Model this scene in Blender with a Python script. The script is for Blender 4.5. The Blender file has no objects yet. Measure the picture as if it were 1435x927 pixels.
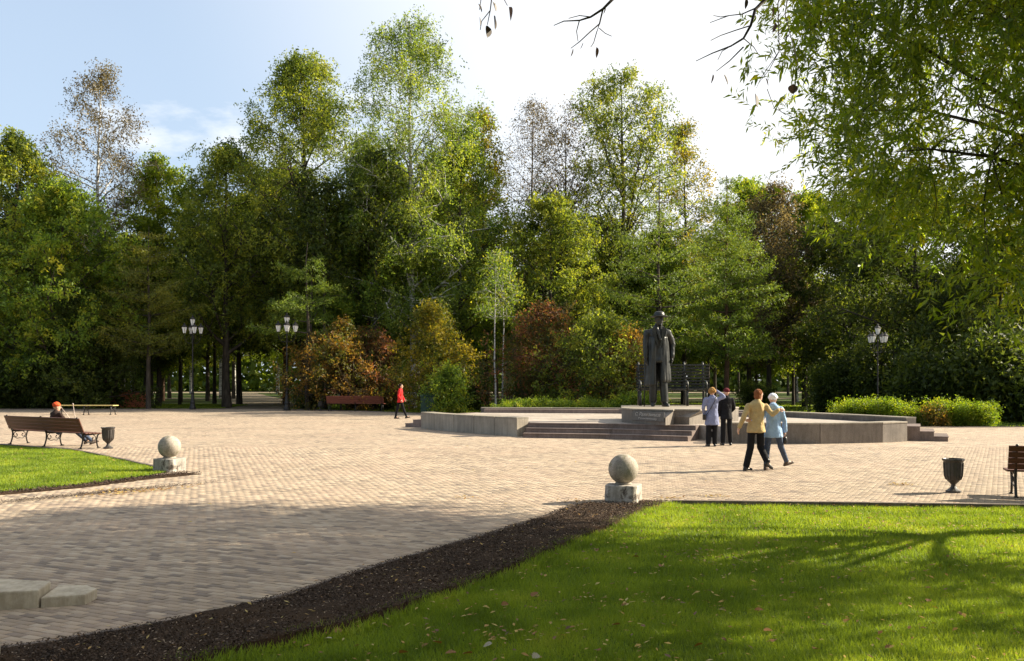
import bpy, bmesh, math, random
import numpy as np
from mathutils import Vector, Matrix, noise

# ------------------------------------------------------------------ camera, world, sun, exposure
SC = bpy.context.scene
COL = SC.collection
R = math.radians
FPX, HOR, CXP, EYE = 1350.0, 532.0, 717.5, 1.9      # focal length in photo pixels, horizon row, centre column, eye height

cam_d = bpy.data.cameras.new('camera')
cam = bpy.data.objects.new('camera', cam_d); COL.objects.link(cam)
cam.location = (0, 0, EYE); cam.rotation_euler = (R(90), 0, 0)
cam_d.sensor_width = 36; cam_d.lens = 36 * FPX / 1435; cam_d.shift_y = 68.5 / 1435
cam_d.clip_start = 0.1; cam_d.clip_end = 3000
SC.camera = cam

SUN_EL, SUN_AZ = R(30), R(74)                       # azimuth clockwise from +Y
SUND = Vector((math.sin(SUN_AZ) * math.cos(SUN_EL), math.cos(SUN_AZ) * math.cos(SUN_EL), math.sin(SUN_EL)))
W = bpy.data.worlds.new('World'); SC.world = W; W.use_nodes = True
nt = W.node_tree; nt.nodes.clear()
wo = nt.nodes.new('ShaderNodeOutputWorld'); bg = nt.nodes.new('ShaderNodeBackground')
sky = nt.nodes.new('ShaderNodeTexSky'); sky.sky_type = 'NISHITA'; sky.sun_disc = False
sky.sun_elevation = SUN_EL; sky.sun_rotation = SUN_AZ; sky.air_density = 1.0; sky.dust_density = 1.2; sky.ozone_density = 1.5
tc = nt.nodes.new('ShaderNodeTexCoord')
dot = nt.nodes.new('ShaderNodeVectorMath'); dot.operation = 'DOT_PRODUCT'; dot.inputs[1].default_value = SUND
veil = nt.nodes.new('ShaderNodeMapRange'); veil.interpolation_type = 'SMOOTHSTEP'
veil.inputs[1].default_value = 0.08; veil.inputs[2].default_value = 0.50; veil.inputs[3].default_value = 0.14; veil.inputs[4].default_value = 0.92
mp = nt.nodes.new('ShaderNodeMapping'); mp.inputs['Scale'].default_value = (2.2, 2.2, 6.0)
nz = nt.nodes.new('ShaderNodeTexNoise'); nz.inputs['Scale'].default_value = 1.6; nz.inputs['Detail'].default_value = 9; nz.inputs['Roughness'].default_value = .6
cr = nt.nodes.new('ShaderNodeMapRange'); cr.interpolation_type = 'SMOOTHSTEP'
cr.inputs[1].default_value = 0.50; cr.inputs[2].default_value = 0.72; cr.inputs[4].default_value = 0.85
mx = nt.nodes.new('ShaderNodeMath'); mx.operation = 'MAXIMUM'
mix = nt.nodes.new('ShaderNodeMixRGB'); mix.inputs[2].default_value = (5.6, 5.65, 5.7, 1)
L = nt.links.new
L(tc.outputs['Generated'], dot.inputs[0]); L(dot.outputs['Value'], veil.inputs[0])
L(tc.outputs['Generated'], mp.inputs[0]); L(mp.outputs[0], nz.inputs[0]); L(nz.outputs[0], cr.inputs[0])
L(veil.outputs[0], mx.inputs[0]); L(cr.outputs[0], mx.inputs[1]); L(mx.outputs[0], mix.inputs[0])
blu = nt.nodes.new('ShaderNodeMixRGB'); blu.inputs[0].default_value = .55; blu.inputs[2].default_value = (2.5, 3.3, 4.3, 1)
sep = nt.nodes.new('ShaderNodeSeparateXYZ'); L(tc.outputs['Generated'], sep.inputs[0])
hz_ = nt.nodes.new('ShaderNodeMapRange'); hz_.inputs[1].default_value = .3; hz_.inputs[2].default_value = .95; hz_.inputs[3].default_value = .58; hz_.inputs[4].default_value = .12
L(sep.outputs['Z'], hz_.inputs[0]); L(hz_.outputs[0], blu.inputs[0])     # paler towards the horizon, deeper towards the zenith
L(sky.outputs[0], blu.inputs[1]); L(blu.outputs[0], mix.inputs[1]); L(mix.outputs[0], bg.inputs[0]); bg.inputs[1].default_value = 0.078
L(bg.outputs[0], wo.inputs[0])

sun_d = bpy.data.lights.new('sun', 'SUN'); sun_d.energy = 5.0; sun_d.angle = R(0.53); sun_d.color = (1.0, 0.89, 0.70)
sun = bpy.data.objects.new('sun', sun_d); COL.objects.link(sun)
sun.rotation_euler = SUND.to_track_quat('Z', 'Y').to_euler(); sun.location = (30, 10, 40)
SC.view_settings.view_transform = 'Standard'; SC.view_settings.look = 'None'
SC.view_settings.exposure = 1.48; SC.view_settings.gamma = 1.0
SC.render.engine = 'CYCLES'
SC.cycles.max_bounces = 6; SC.cycles.diffuse_bounces = 3; SC.cycles.glossy_bounces = 2
SC.cycles.transmission_bounces = 4; SC.cycles.transparent_max_bounces = 6
SC.cycles.use_denoising = True
SC.cycles.sample_clamp_indirect = 6

random.seed(7)
RNG = np.random.default_rng(7)
rnd, uni = random.random, random.uniform

# ------------------------------------------------------------------ helpers
def G(px, py, z=0.0):
    "ground point seen at a photo pixel, on the level z"
    d = FPX * (EYE - z) / (py - HOR)
    return ((px - CXP) * d / FPX, d)

def P3(px, py, d):
    return ((px - CXP) * d / FPX, d, EYE + (HOR - py) * d / FPX)

def tag(o, label=None, cat=None, group=None, kind=None):
    if label: o['label'] = label
    if cat: o['category'] = cat
    if group: o['group'] = group
    if kind: o['kind'] = kind
    return o

def empty(name, loc, rz=0, label=None, cat=None, group=None, sc=1):
    o = bpy.data.objects.new(name, None); COL.objects.link(o); o.empty_display_size = .2
    o.location = loc; o.rotation_euler = (0, 0, rz); o.scale = (sc, sc, sc)
    return tag(o, label, cat, group)

def link(name, me, mat=None, parent=None, smooth=False, loc=None, rot=None):
    if mat and not me.materials: me.materials.append(mat)
    o = bpy.data.objects.new(name, me); COL.objects.link(o)
    if parent: o.parent = parent
    if loc: o.location = loc
    if rot: o.rotation_euler = rot
    if smooth: me.polygons.foreach_set('use_smooth', [True] * len(me.polygons))
    return o

def copy_tree(o, parent=None):
    c = o.copy(); COL.objects.link(c)
    if parent: c.parent = parent
    for ch in [x for x in o.children]: copy_tree(ch, c)
    return c

class MB:
    "mesh builder: collects boxes, tubes, lathes into one mesh"
    def __init__(s): s.v = []; s.f = []
    def add(s, vs, fs):
        n = len(s.v); s.v += [tuple(v) for v in vs]; s.f += [tuple(i + n for i in f) for f in fs]
    def box(s, c, d, rz=0, rx=0, ry=0):
        M = Matrix.Rotation(rz, 3, 'Z') @ Matrix.Rotation(ry, 3, 'Y') @ Matrix.Rotation(rx, 3, 'X')
        vs = [Vector(c) + M @ Vector((x * d[0] / 2, y * d[1] / 2, z * d[2] / 2)) for z in (-1, 1) for y in (-1, 1) for x in (-1, 1)]
        s.add(vs, [(0, 2, 3, 1), (4, 5, 7, 6), (0, 1, 5, 4), (1, 3, 7, 5), (3, 2, 6, 7), (2, 0, 4, 6)])
    def tube(s, pts, rad, n=8, flat=None):
        pts = [Vector(p) for p in pts]
        if not hasattr(rad, '__len__'): rad = [rad] * len(pts)
        vs = []; prev = None
        for i, p in enumerate(pts):
            t = (pts[min(i + 1, len(pts) - 1)] - pts[max(i - 1, 0)]).normalized()
            if prev is None:
                a = t.orthogonal().normalized()
            else:
                a = (prev - t * prev.dot(t))
                a = a.normalized() if a.length > 1e-6 else t.orthogonal().normalized()
            prev = a; b = t.cross(a)
            for k in range(n):
                w = 2 * math.pi * k / n
                off = (a * math.cos(w) + b * math.sin(w)) * rad[i]
                if flat: off = Vector((off[0] * flat[0], off[1] * flat[1], off[2] * flat[2]))
                vs.append(p + off)
        fs = [(i * n + k, i * n + (k + 1) % n, (i + 1) * n + (k + 1) % n, (i + 1) * n + k) for i in range(len(pts) - 1) for k in range(n)]
        fs.append(tuple(range(n))[::-1]); m = (len(pts) - 1) * n; fs.append(tuple(m + k for k in range(n)))
        s.add(vs, fs)
    def cap(s, p, q, r1, r2=None, flat=1.0, fd=(0, 1, 0), n=12):
        "capsule from p to q, optionally flattened along fd"
        r2 = r1 if r2 is None else r2
        p, q = Vector(p), Vector(q); t = (q - p); ln = max(t.length, 1e-4); t = t / ln
        a = t.orthogonal().normalized(); b = t.cross(a); fd = Vector(fd).normalized()
        rings = []
        for k in range(4): w = -math.pi / 2 + (k + .35) / 4 * math.pi / 2; rings.append((p + t * math.sin(w) * r1, r1 * math.cos(w)))
        rings += [(p, r1), (q, r2)]
        for k in range(1, 5): w = (k - .35) / 4 * math.pi / 2; rings.append((q + t * math.sin(w) * r2, r2 * math.cos(w)))
        vs = []
        for c, r in rings:
            for k in range(n):
                w = 2 * math.pi * k / n; off = (a * math.cos(w) + b * math.sin(w)) * r
                off = off - fd * off.dot(fd) * (1 - flat); vs.append(c + off)
        m = len(rings)
        fs = [(i * n + k, i * n + (k + 1) % n, (i + 1) * n + (k + 1) % n, (i + 1) * n + k) for i in range(m - 1) for k in range(n)]
        fs.append(tuple(range(n))[::-1]); fs.append(tuple((m - 1) * n + k for k in range(n)))
        s.add(vs, fs)
    def lathe(s, prof, n=24, c=(0, 0, 0), sx=1, sy=1, ang0=0):
        m = len(prof)
        vs = [(c[0] + r * math.cos(2 * math.pi * k / n + ang0) * sx, c[1] + r * math.sin(2 * math.pi * k / n + ang0) * sy, c[2] + z) for r, z in prof for k in range(n)]
        fs = [(i * n + k, i * n + (k + 1) % n, (i + 1) * n + (k + 1) % n, (i + 1) * n + k) for i in range(m - 1) for k in range(n)]
        fs.append(tuple(range(n))[::-1]); fs.append(tuple((m - 1) * n + k for k in range(n)))
        s.add(vs, fs)
    def ell(s, c, r, n=14, m=9, M=None):
        vs = []; c = Vector(c)
        for i in range(m):
            w = -math.pi / 2 + (i + .5) / m * math.pi
            for k in range(n):
                a = 2 * math.pi * k / n
                v = Vector((math.cos(w) * math.cos(a) * r[0], math.cos(w) * math.sin(a) * r[1], math.sin(w) * r[2]))
                vs.append(c + (M @ v if M else v))
        fs = [(i * n + k, i * n + (k + 1) % n, (i + 1) * n + (k + 1) % n, (i + 1) * n + k) for i in range(m - 1) for k in range(n)]
        fs.append(tuple(range(n))[::-1]); fs.append(tuple((m - 1) * n + k for k in range(n)))
        s.add(vs, fs)
    def prism(s, poly, z0, z1):
        n = len(poly)
        s.add([(x, y, z0) for x, y in poly] + [(x, y, z1) for x, y in poly],
              [tuple(range(n))[::-1], tuple(range(n, 2 * n))] + [(i, (i + 1) % n, n + (i + 1) % n, n + i) for i in range(n)])
    def mesh(s, name, bevel=0.0, tri=False):
        me = bpy.data.meshes.new(name); me.from_pydata(s.v, [], s.f)
        if bevel:
            bm = bmesh.new(); bm.from_mesh(me)
            ed = [e for e in bm.edges if len(e.link_faces) == 2 and e.calc_face_angle(0) > .5]
            bmesh.ops.bevel(bm, geom=ed, offset=bevel, segments=2, profile=.6, affect='EDGES')
            bm.to_mesh(me); bm.free()
        me.update(); return me
    def obj(s, name, mat, parent=None, bevel=0.0, smooth=False):
        return link(name, s.mesh(name, bevel), mat, parent, smooth)

def npmesh(name, V, F, attr=None):
    "V (n,3) array, F (m,k) array; attr = per-face float 'tint'"
    me = bpy.data.meshes.new(name); n, m, k = len(V), len(F), F.shape[1]
    me.vertices.add(n); me.vertices.foreach_set('co', np.ascontiguousarray(V, dtype=np.float32).ravel())
    me.loops.add(m * k); me.loops.foreach_set('vertex_index', np.ascontiguousarray(F, dtype=np.int32).ravel())
    me.polygons.add(m); me.polygons.foreach_set('loop_start', np.arange(0, m * k, k, dtype=np.int32))
    me.update(calc_edges=True)
    if attr is not None:
        a = me.attributes.new('tint', 'FLOAT', 'FACE'); a.data.foreach_set('value', np.ascontiguousarray(attr, dtype=np.float32))
    return me

def remesh(mb, name, vox, smooth=4):
    me = mb.mesh(name)
    o = bpy.data.objects.new('tmp', me); COL.objects.link(o)
    m = o.modifiers.new('r', 'REMESH'); m.mode = 'VOXEL'; m.voxel_size = vox; m.use_smooth_shade = True
    if smooth:
        m2 = o.modifiers.new('s', 'SMOOTH'); m2.factor = .5; m2.iterations = smooth
    dg = bpy.context.evaluated_depsgraph_get(); dg.update()
    out = bpy.data.meshes.new_from_object(o.evaluated_get(dg)); out.name = name
    bpy.data.objects.remove(o); bpy.data.meshes.remove(me)
    return out

def inpoly(pts, poly):
    "vectorised point in polygon; pts (n,2)"
    x, y = pts[:, 0], pts[:, 1]; c = np.zeros(len(pts), bool); n = len(poly)
    for i in range(n):
        x1, y1 = poly[i]; x2, y2 = poly[(i + 1) % n]
        if y1 == y2: continue
        cond = ((y1 > y) != (y2 > y)) & (x < (x2 - x1) * (y - y1) / (y2 - y1) + x1)
        c ^= cond
    return c

def sheet(name, poly, z, mat, thick=0):
    bm = bmesh.new(); vs = [bm.verts.new((x, y, z)) for x, y in poly]; f = bm.faces.new(vs)
    if f.normal.z < 0 or f.calc_area() and sum((poly[i][0] * poly[(i + 1) % len(poly)][1] - poly[(i + 1) % len(poly)][0] * poly[i][1]) for i in range(len(poly))) < 0:
        f.normal_flip()
    if thick:
        r = bmesh.ops.extrude_face_region(bm, geom=[f]); vv = [g for g in r['geom'] if isinstance(g, bmesh.types.BMVert)]
        bmesh.ops.translate(bm, vec=(0, 0, -thick), verts=[v for v in bm.verts if v not in vv])
        bmesh.ops.recalc_face_normals(bm, faces=bm.faces)
    bmesh.ops.triangulate(bm, faces=[g for g in bm.faces if len(g.verts) > 4])
    me = bpy.data.meshes.new(name); bm.to_mesh(me); bm.free()
    return link(name, me, mat)

# ------------------------------------------------------------------ materials
class NT:
    def __init__(s, name):
        s.m = bpy.data.materials.new(name); s.m.use_nodes = True; s.t = s.m.node_tree; s.t.nodes.clear()
        s.out = s.n('ShaderNodeOutputMaterial')
    def n(s, typ, **kw):
        o = s.t.nodes.new(typ)
        for k, v in kw.items():
            if k.startswith('i_'): o.inputs[k[2:].replace('_', ' ')].default_value = v
            else: setattr(o, k, v)
        return o
    def l(s, a, b): s.t.links.new(a, b)
    def noise(s, scale, vec=None, detail=4, rough=.55, dist=0):
        o = s.n('ShaderNodeTexNoise'); o.inputs['Scale'].default_value = scale; o.inputs['Detail'].default_value = detail
        o.inputs['Roughness'].default_value = rough; o.inputs['Distortion'].default_value = dist
        if vec: s.l(vec, o.inputs['Vector'])
        return o.outputs['Fac']
    def ramp(s, fac, stops):
        o = s.n('ShaderNodeValToRGB'); e = o.color_ramp.elements
        while len(e) < len(stops): e.new(.5)
        for i, (p, c) in enumerate(stops): e[i].position = p; e[i].color = (*c, 1) if len(c) == 3 else c
        s.l(fac, o.inputs[0]); return o.outputs[0]
    def mix(s, fac, a, b, mode='MIX'):
        o = s.n('ShaderNodeMixRGB'); o.blend_type = mode
        for i, x in ((0, fac), (1, a), (2, b)):
            if isinstance(x, (int, float)): o.inputs[i].default_value = x
            elif isinstance(x, tuple): o.inputs[i].default_value = (*x, 1)
            else: s.l(x, o.inputs[i])
        return o.outputs[0]
    def math(s, op, a, b=0.0):
        o = s.n('ShaderNodeMath'); o.operation = op
        for i, x in ((0, a), (1, b)):
            if isinstance(x, (int, float)): o.inputs[i].default_value = x
            else: s.l(x, o.inputs[i])
        return o.outputs[0]
    def pos(s): return s.n('ShaderNodeNewGeometry').outputs['Position']
    def obj(s): return s.n('ShaderNodeTexCoord').outputs['Object']
    def principled(s, col, rough=.7, metal=0, bump=None, bstr=.3, bdist=.01, spec=.5):
        p = s.n('ShaderNodeBsdfPrincipled')
        for nm, x in (('Base Color', col), ('Roughness', rough), ('Metallic', metal), ('Specular IOR Level', spec)):
            if isinstance(x, (int, float)): p.inputs[nm].default_value = x
            elif isinstance(x, tuple): p.inputs[nm].default_value = (*x, 1)
            else: s.l(x, p.inputs[nm])
        if bump is not None:
            b = s.n('ShaderNodeBump'); b.inputs['Strength'].default_value = bstr; b.inputs['Distance'].default_value = bdist
            s.l(bump, b.inputs['Height']); s.l(b.outputs[0], p.inputs['Normal'])
        s.l(p.outputs[0], s.out.inputs[0]); return p

def mat_speckle(name, c1, c2, scale=60, rough=.75, big=3, bstr=.25, metal=0, spec=.4, dirt=None):
    t = NT(name); v = t.obj()
    a = t.ramp(t.noise(scale, v, 3, .7), [(.3, c1), (.7, c2)])
    g = t.ramp(t.noise(big, v, 5, .6), [(.3, (.62, .62, .62)), (.7, (1.08, 1.08, 1.08))])
    c = t.mix(1.0, a, g, 'MULTIPLY')
    if dirt:
        c = t.mix(t.ramp(t.noise(big * 1.7, v, 6, .7, .5), [(.52, (0, 0, 0)), (.62, (1, 1, 1))]), c, dirt)
    oi = t.n('ShaderNodeObjectInfo'); c = t.mix(1.0, c, t.ramp(oi.outputs['Random'], [(0, (.84, .84, .84)), (1, (1.08, 1.06, 1.04))]), 'MULTIPLY')
    sm = t.n('ShaderNodeMapping'); sm.inputs['Scale'].default_value = (1, 1, .12); t.l(v, sm.inputs[0])
    c = t.mix(.6, c, t.mix(1.0, c, t.ramp(t.noise(9, sm.outputs[0], 5, .7), [(.38, (.62, .60, .57)), (.58, (1.04, 1.04, 1.04))]), 'MULTIPLY'))
    t.principled(c, rough, metal, t.noise(scale * 1.3, v, 4), bstr, .01, spec)
    return t.m

def mat_leaf(name, cols, trans=.52, rough=.55, nscale=.35, spec=.3, tmul=(1.8, 1.7, .7), contrast=.5):
    "cols: 3-4 colours from dark to bright; per-leaf tint picks among them"
    t = NT(name); at = t.n('ShaderNodeAttribute'); at.attribute_name = 'tint'
    v = t.obj(); nz = t.noise(nscale, v, 2, .5)
    f = t.math('ADD', t.math('MULTIPLY', at.outputs['Fac'], 1 - contrast * .5), t.math('MULTIPLY', t.math('SUBTRACT', nz, .5), contrast * 2.2))
    f = t.math('ADD', f, contrast * .15)
    k = len(cols); c = t.ramp(f, [(.05 + .9 * i / (k - 1), cols[i]) for i in range(k)])
    d = t.n('ShaderNodeBsdfPrincipled'); t.l(c, d.inputs['Base Color']); d.inputs['Roughness'].default_value = rough
    d.inputs['Specular IOR Level'].default_value = spec
    tr = t.n('ShaderNodeBsdfTranslucent'); t.l(t.mix(1.0, c, tmul, 'MULTIPLY'), tr.inputs[0])
    m = t.n('ShaderNodeMixShader'); m.inputs[0].default_value = trans
    t.l(d.outputs[0], m.inputs[1]); t.l(tr.outputs[0], m.inputs[2]); t.l(m.outputs[0], t.out.inputs[0])
    return t.m

def mat_bark(name, c1, c2, scale=6, zs=.25, bstr=.7):
    t = NT(name); m = t.n('ShaderNodeMapping'); m.inputs['Scale'].default_value = (1, 1, zs); t.l(t.obj(), m.inputs[0])
    n = t.noise(scale, m.outputs[0], 6, .65)
    t.principled(t.ramp(n, [(.35, c1), (.65, c2)]), .9, 0, n, bstr, .03, .2); return t.m

def mat_birch():
    t = NT('birch_bark'); m = t.n('ShaderNodeMapping'); m.inputs['Scale'].default_value = (1, 1, 3.5); t.l(t.obj(), m.inputs[0])
    n = t.noise(1.6, m.outputs[0], 6, .7)
    t.principled(t.ramp(n, [(.40, (.05, .045, .04)), (.50, (.42, .40, .37)), (.7, (.55, .53, .50))]), .8, 0, n, .2, .01, .2); return t.m

def mat_plain(name, c, rough=.6, metal=0, spec=.5, var=.25, scale=12, bstr=.1, bdist=.005):
    t = NT(name); v = t.obj(); n = t.noise(scale, v, 5, .6)
    lo = tuple(x * (1 - var) for x in c); hi = tuple(min(1, x * (1 + var)) for x in c)
    t.principled(t.ramp(n, [(.3, lo), (.7, hi)]), rough, metal, n, bstr, bdist, spec); return t.m

def mat_wood(name, c1, c2, rough=.45):
    t = NT(name); m = t.n('ShaderNodeMapping'); m.inputs['Scale'].default_value = (.6, 14, 14); t.l(t.obj(), m.inputs[0])
    n = t.noise(2.2, m.outputs[0], 6, .65, .4)
    t.principled(t.ramp(n, [(.3, c1), (.7, c2)]), rough, 0, n, .15, .004, .5); return t.m

BR_ROT = R(-27); BRW, BRH = .17, .085
def mat_pavers():
    t = NT('block_paving'); p = t.pos()
    m = t.n('ShaderNodeMapping'); m.vector_type = 'POINT'; m.inputs['Rotation'].default_value = (0, 0, -BR_ROT); t.l(p, m.inputs[0])
    def brick(c1, c2, mo):
        b = t.n('ShaderNodeTexBrick'); b.offset = .5; b.offset_frequency = 2; b.squash = 1
        b.inputs['Scale'].default_value = 1; b.inputs['Brick Width'].default_value = BRW; b.inputs['Row Height'].default_value = BRH
        b.inputs['Mortar Size'].default_value = .0035; b.inputs['Mortar Smooth'].default_value = .3; b.inputs['Bias'].default_value = 0
        b.inputs['Color1'].default_value = (*c1, 1); b.inputs['Color2'].default_value = (*c2, 1); b.inputs['Mortar'].default_value = (*mo, 1)
        t.l(m.outputs[0], b.inputs[0]); return b
    a = brick((0, 0, 0), (1, 1, 1), (.5, .5, .5)); 
    col = t.ramp(a.outputs['Color'], [(0, (.17, .137, .11)), (.10, (.215, .172, .135)), (.25, (.275, .217, .16)), (.5, (.325, .255, .185)), (.75, (.365, .29, .21)), (1, (.42, .345, .26))])
    # broad tone drift of worn and dusty areas
    g = t.ramp(t.noise(.22, p, 5, .6), [(.32, (.80, .76, .74)), (.62, (1.08, 1.07, 1.05))])
    col = t.mix(.55, col, t.mix(1.0, col, g, 'MULTIPLY'))
    pk = t.ramp(t.noise(.5, p, 3, .5), [(.45, (0, 0, 0)), (.65, (1, 1, 1))])
    col = t.mix(t.math('MULTIPLY', pk, .28), col, (.44, .32, .235))
    st = t.ramp(t.noise(1.1, p, 7, .72, .6), [(.60, (0, 0, 0)), (.74, (1, 1, 1))])
    col = t.mix(t.math('MULTIPLY', st, .35), col, (.19, .15, .11))
    fine = t.noise(140, p, 3, .7)
    col = t.mix(.35, col, t.mix(1.0, col, t.ramp(fine, [(.3, (.5, .5, .5)), (.7, (1.3, 1.3, 1.3))]), 'MULTIPLY'))
    col = t.mix(t.math('MULTIPLY', a.outputs['Fac'], .75), col, (.12, .10, .075))
    h = t.math('SUBTRACT', t.math('MULTIPLY', fine, .15), a.outputs['Fac'])
    t.principled(col, .85, 0, h, .5, .006, .25); return t.m

def mat_grass_ground(name, a, b, c, s=.35):
    t = NT(name); p = t.pos(); n1 = t.noise(s, p, 6, .65); n2 = t.noise(18, p, 5, .7)
    col = t.ramp(n1, [(.35, a), (.55, b), (.7, c)])
    col = t.mix(.6, col, t.mix(1.0, col, t.ramp(n2, [(.3, (.45, .45, .45)), (.7, (1.35, 1.35, 1.35))]), 'MULTIPLY'))
    t.principled(col, .95, 0, n2, .8, .04, .1); return t.m

M = {}
M['pave'] = mat_pavers()
M['granite'] = mat_speckle('grey_granite', (.135, .115, .095), (.25, .215, .18), 45, .6, 1.2, .2)
M['granite_pale'] = mat_speckle('pale_granite', (.27, .235, .185), (.40, .355, .285), 50, .6, 1.0, .2)
M['step'] = mat_speckle('brown_granite', (.15, .11, .095), (.26, .20, .175), 40, .55, .9, .2)
M['floor'] = mat_speckle('platform_paving_stone', (.34, .29, .245), (.48, .42, .36), 8, .7, .5, .2)
M['plaque'] = mat_speckle('dark_polished_granite', (.06, .06, .062), (.11, .11, .112), 60, .25, 2, .03, spec=.6)
M['ball'] = mat_speckle('rough_concrete', (.30, .262, .215), (.52, .46, .385), 55, .9, 4, .6, dirt=(.20, .185, .12))
M['plinth'] = mat_speckle('weathered_plaster_stone', (.38, .345, .30), (.52, .48, .43), 30, .9, 3, .6, dirt=(.10, .08, .062))
M['slab'] = mat_speckle('pale_worn_stone', (.50, .42, .30), (.60, .52, .40), 25, .85, 1.5, .35)
M['curb'] = mat_speckle('kerb_stone', (.13, .095, .075), (.24, .19, .155), 30, .85, 1.5, .5)
M['soil'] = mat_grass_ground('dark_soil', (.026, .015, .008), (.044, .026, .014), (.065, .040, .023), 1.5)
M['chip'] = mat_plain('wood_chip', (.30, .22, .15), .9, var=.5)
M['clod'] = mat_plain('soil_clod', (.050, .029, .016), .95, var=.5)
M['lawn'] = mat_grass_ground('lawn_soil', (.045, .075, .012), (.07, .115, .017), (.10, .15, .024), .6)
M['wood_floor'] = mat_grass_ground('woodland_floor', (.05, .042, .02), (.055, .085, .02), (.08, .13, .025), .11)
M['path'] = mat_grass_ground('sandy_path', (.16, .13, .09), (.22, .18, .13), (.28, .23, .17), .5)
M['bronze'] = mat_speckle('dark_bronze', (.030, .032, .030), (.060, .062, .058), 10, .42, 4, .5, metal=.55, spec=.5)
M['iron'] = mat_plain('black_cast_iron', (.020, .018, .017), .45, .3, var=.3)
M['iron2'] = mat_plain('grey_cast_iron', (.050, .044, .040), .5, .2, var=.35)
M['benchwood'] = mat_wood('red_brown_varnished_wood', (.075, .022, .010), (.13, .042, .018), .5)
M['benchwood_red'] = mat_wood('brick_red_painted_wood', (.16, .045, .028), (.22, .065, .04), .5)
M['benchyellow'] = mat_wood('yellow_painted_wood', (.58, .46, .16), (.70, .58, .24), .6)
t_ = NT('frosted_lantern_glass'); t_.principled((.80, .80, .78), .35); M['lantern'] = t_.m
t_ = NT('paint_marking'); t_.principled((.42, .40, .37), .5); M['letter'] = t_.m
M['skin'] = mat_plain('skin', (.50, .30, .21), .55, var=.08)
M['bark'] = mat_bark('grey_brown_bark', (.028, .022, .017), (.085, .068, .052))
M['barkred'] = mat_bark('reddish_bark', (.05, .028, .018), (.13, .075, .045))
M['birch'] = mat_birch()
M['twig'] = mat_plain('thin_grey_twig', (.12, .10, .085), .85, var=.3)

M['l_green'] = mat_leaf('mid_green_leaves', [(0.0372, 0.0727, 0.0116), (0.1088, 0.1765, 0.0215), (0.2019, 0.2598, 0.0296), (0.3728, 0.3505, 0.0362)])
M['l_olive'] = mat_leaf('olive_autumn_leaves', [(0.0393, 0.0639, 0.0131), (0.107, 0.1503, 0.0229), (0.1963, 0.2279, 0.0327), (0.3214, 0.319, 0.0392)])
M['l_birch'] = mat_leaf('birch_leaves', [(0.0391, 0.0665, 0.0175), (0.1087, 0.1665, 0.0314), (0.1955, 0.2497, 0.0454), (0.3168, 0.3434, 0.0592)])
M['l_yellowgreen'] = mat_leaf('yellow_green_leaves', [(0.0536, 0.0892, 0.0103), (0.1191, 0.1786, 0.0145), (0.2023, 0.2499, 0.0186), (0.2975, 0.306, 0.0228)])
M['l_brown'] = mat_leaf('thin_brown_leaves', [(0.051, 0.042, 0.0238), (0.102, 0.084, 0.0422), (0.153, 0.132, 0.0594), (0.204, 0.18, 0.0792)], tmul=(1.4, 1.2, .8))
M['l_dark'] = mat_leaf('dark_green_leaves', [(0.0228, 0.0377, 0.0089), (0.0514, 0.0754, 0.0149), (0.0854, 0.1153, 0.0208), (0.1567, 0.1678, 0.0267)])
M['l_orange'] = mat_leaf('orange_mixed_leaves', [(0.0595, 0.0819, 0.0168), (0.119, 0.1071, 0.024), (0.238, 0.126, 0.0264), (0.3213, 0.189, 0.036)], nscale=.8, contrast=.7)
M['l_red'] = mat_leaf('reddish_leaves', [(0.0574, 0.077, 0.024), (0.1033, 0.0834, 0.03), (0.218, 0.0834, 0.048), (0.3098, 0.1283, 0.072)], nscale=.6, contrast=.7)
M['l_gold'] = mat_leaf('golden_leaves', [(0.0478, 0.0757, 0.0119), (0.1148, 0.1211, 0.0153), (0.2295, 0.1817, 0.0187), (0.2907, 0.2322, 0.0255)], nscale=.7, contrast=.6)
M['l_larch'] = mat_leaf('larch_needles', [(0.0447, 0.077, 0.0121), (0.1045, 0.1622, 0.0203), (0.179, 0.2433, 0.027), (0.2983, 0.304, 0.0378)], trans=.3)
M['l_larchy'] = mat_leaf('yellowing_larch_needles', [(.05, .06, .012), (.10, .12, .016), (.17, .17, .02), (.22, .20, .022)], trans=.3)
M['l_spruce'] = mat_leaf('spruce_needles', [(0.0078, 0.0182, 0.0091), (0.0156, 0.0338, 0.0143), (0.026, 0.0494, 0.0182)], trans=.1)
M['l_hedge'] = mat_leaf('bright_hedge_leaves', [(0.065, 0.1188, 0.01), (0.13, 0.198, 0.014), (0.2113, 0.264, 0.02), (0.3087, 0.3036, 0.024)], nscale=2)
M['l_willow'] = mat_leaf('narrow_willow_leaves', [(0.0629, 0.1072, 0.009), (0.1235, 0.1852, 0.0117), (0.2133, 0.273, 0.0144), (0.378, 0.3607, 0.018)], trans=.6, nscale=.5, contrast=.45, spec=.5, rough=.4)
M['l_grass'] = mat_leaf('grass_blades', [(0.0925, 0.1399, 0.0161), (0.1618, 0.2312, 0.0253), (0.2312, 0.2981, 0.0322), (0.3237, 0.3406, 0.0633)], trans=.45, nscale=1.1, contrast=.75)
M['l_fallen'] = mat_leaf('fallen_leaves', [(.10, .05, .02), (.25, .12, .03), (.38, .24, .05), (.42, .34, .12)], trans=.25, contrast=.1)
M['l_dry'] = mat_leaf('dry_brown_leaf', [(.05, .032, .018), (.08, .05, .026), (.11, .07, .035)], trans=.15, contrast=.1, tmul=(1.3, 1.0, .8))

# ------------------------------------------------------------------ ground, plaza, lawns
gr = sheet('ground', [(-900, -300), (900, -300), (900, 1500), (-900, 1500)], -.09, M['wood_floor']); tag(gr, kind='structure')

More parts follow.
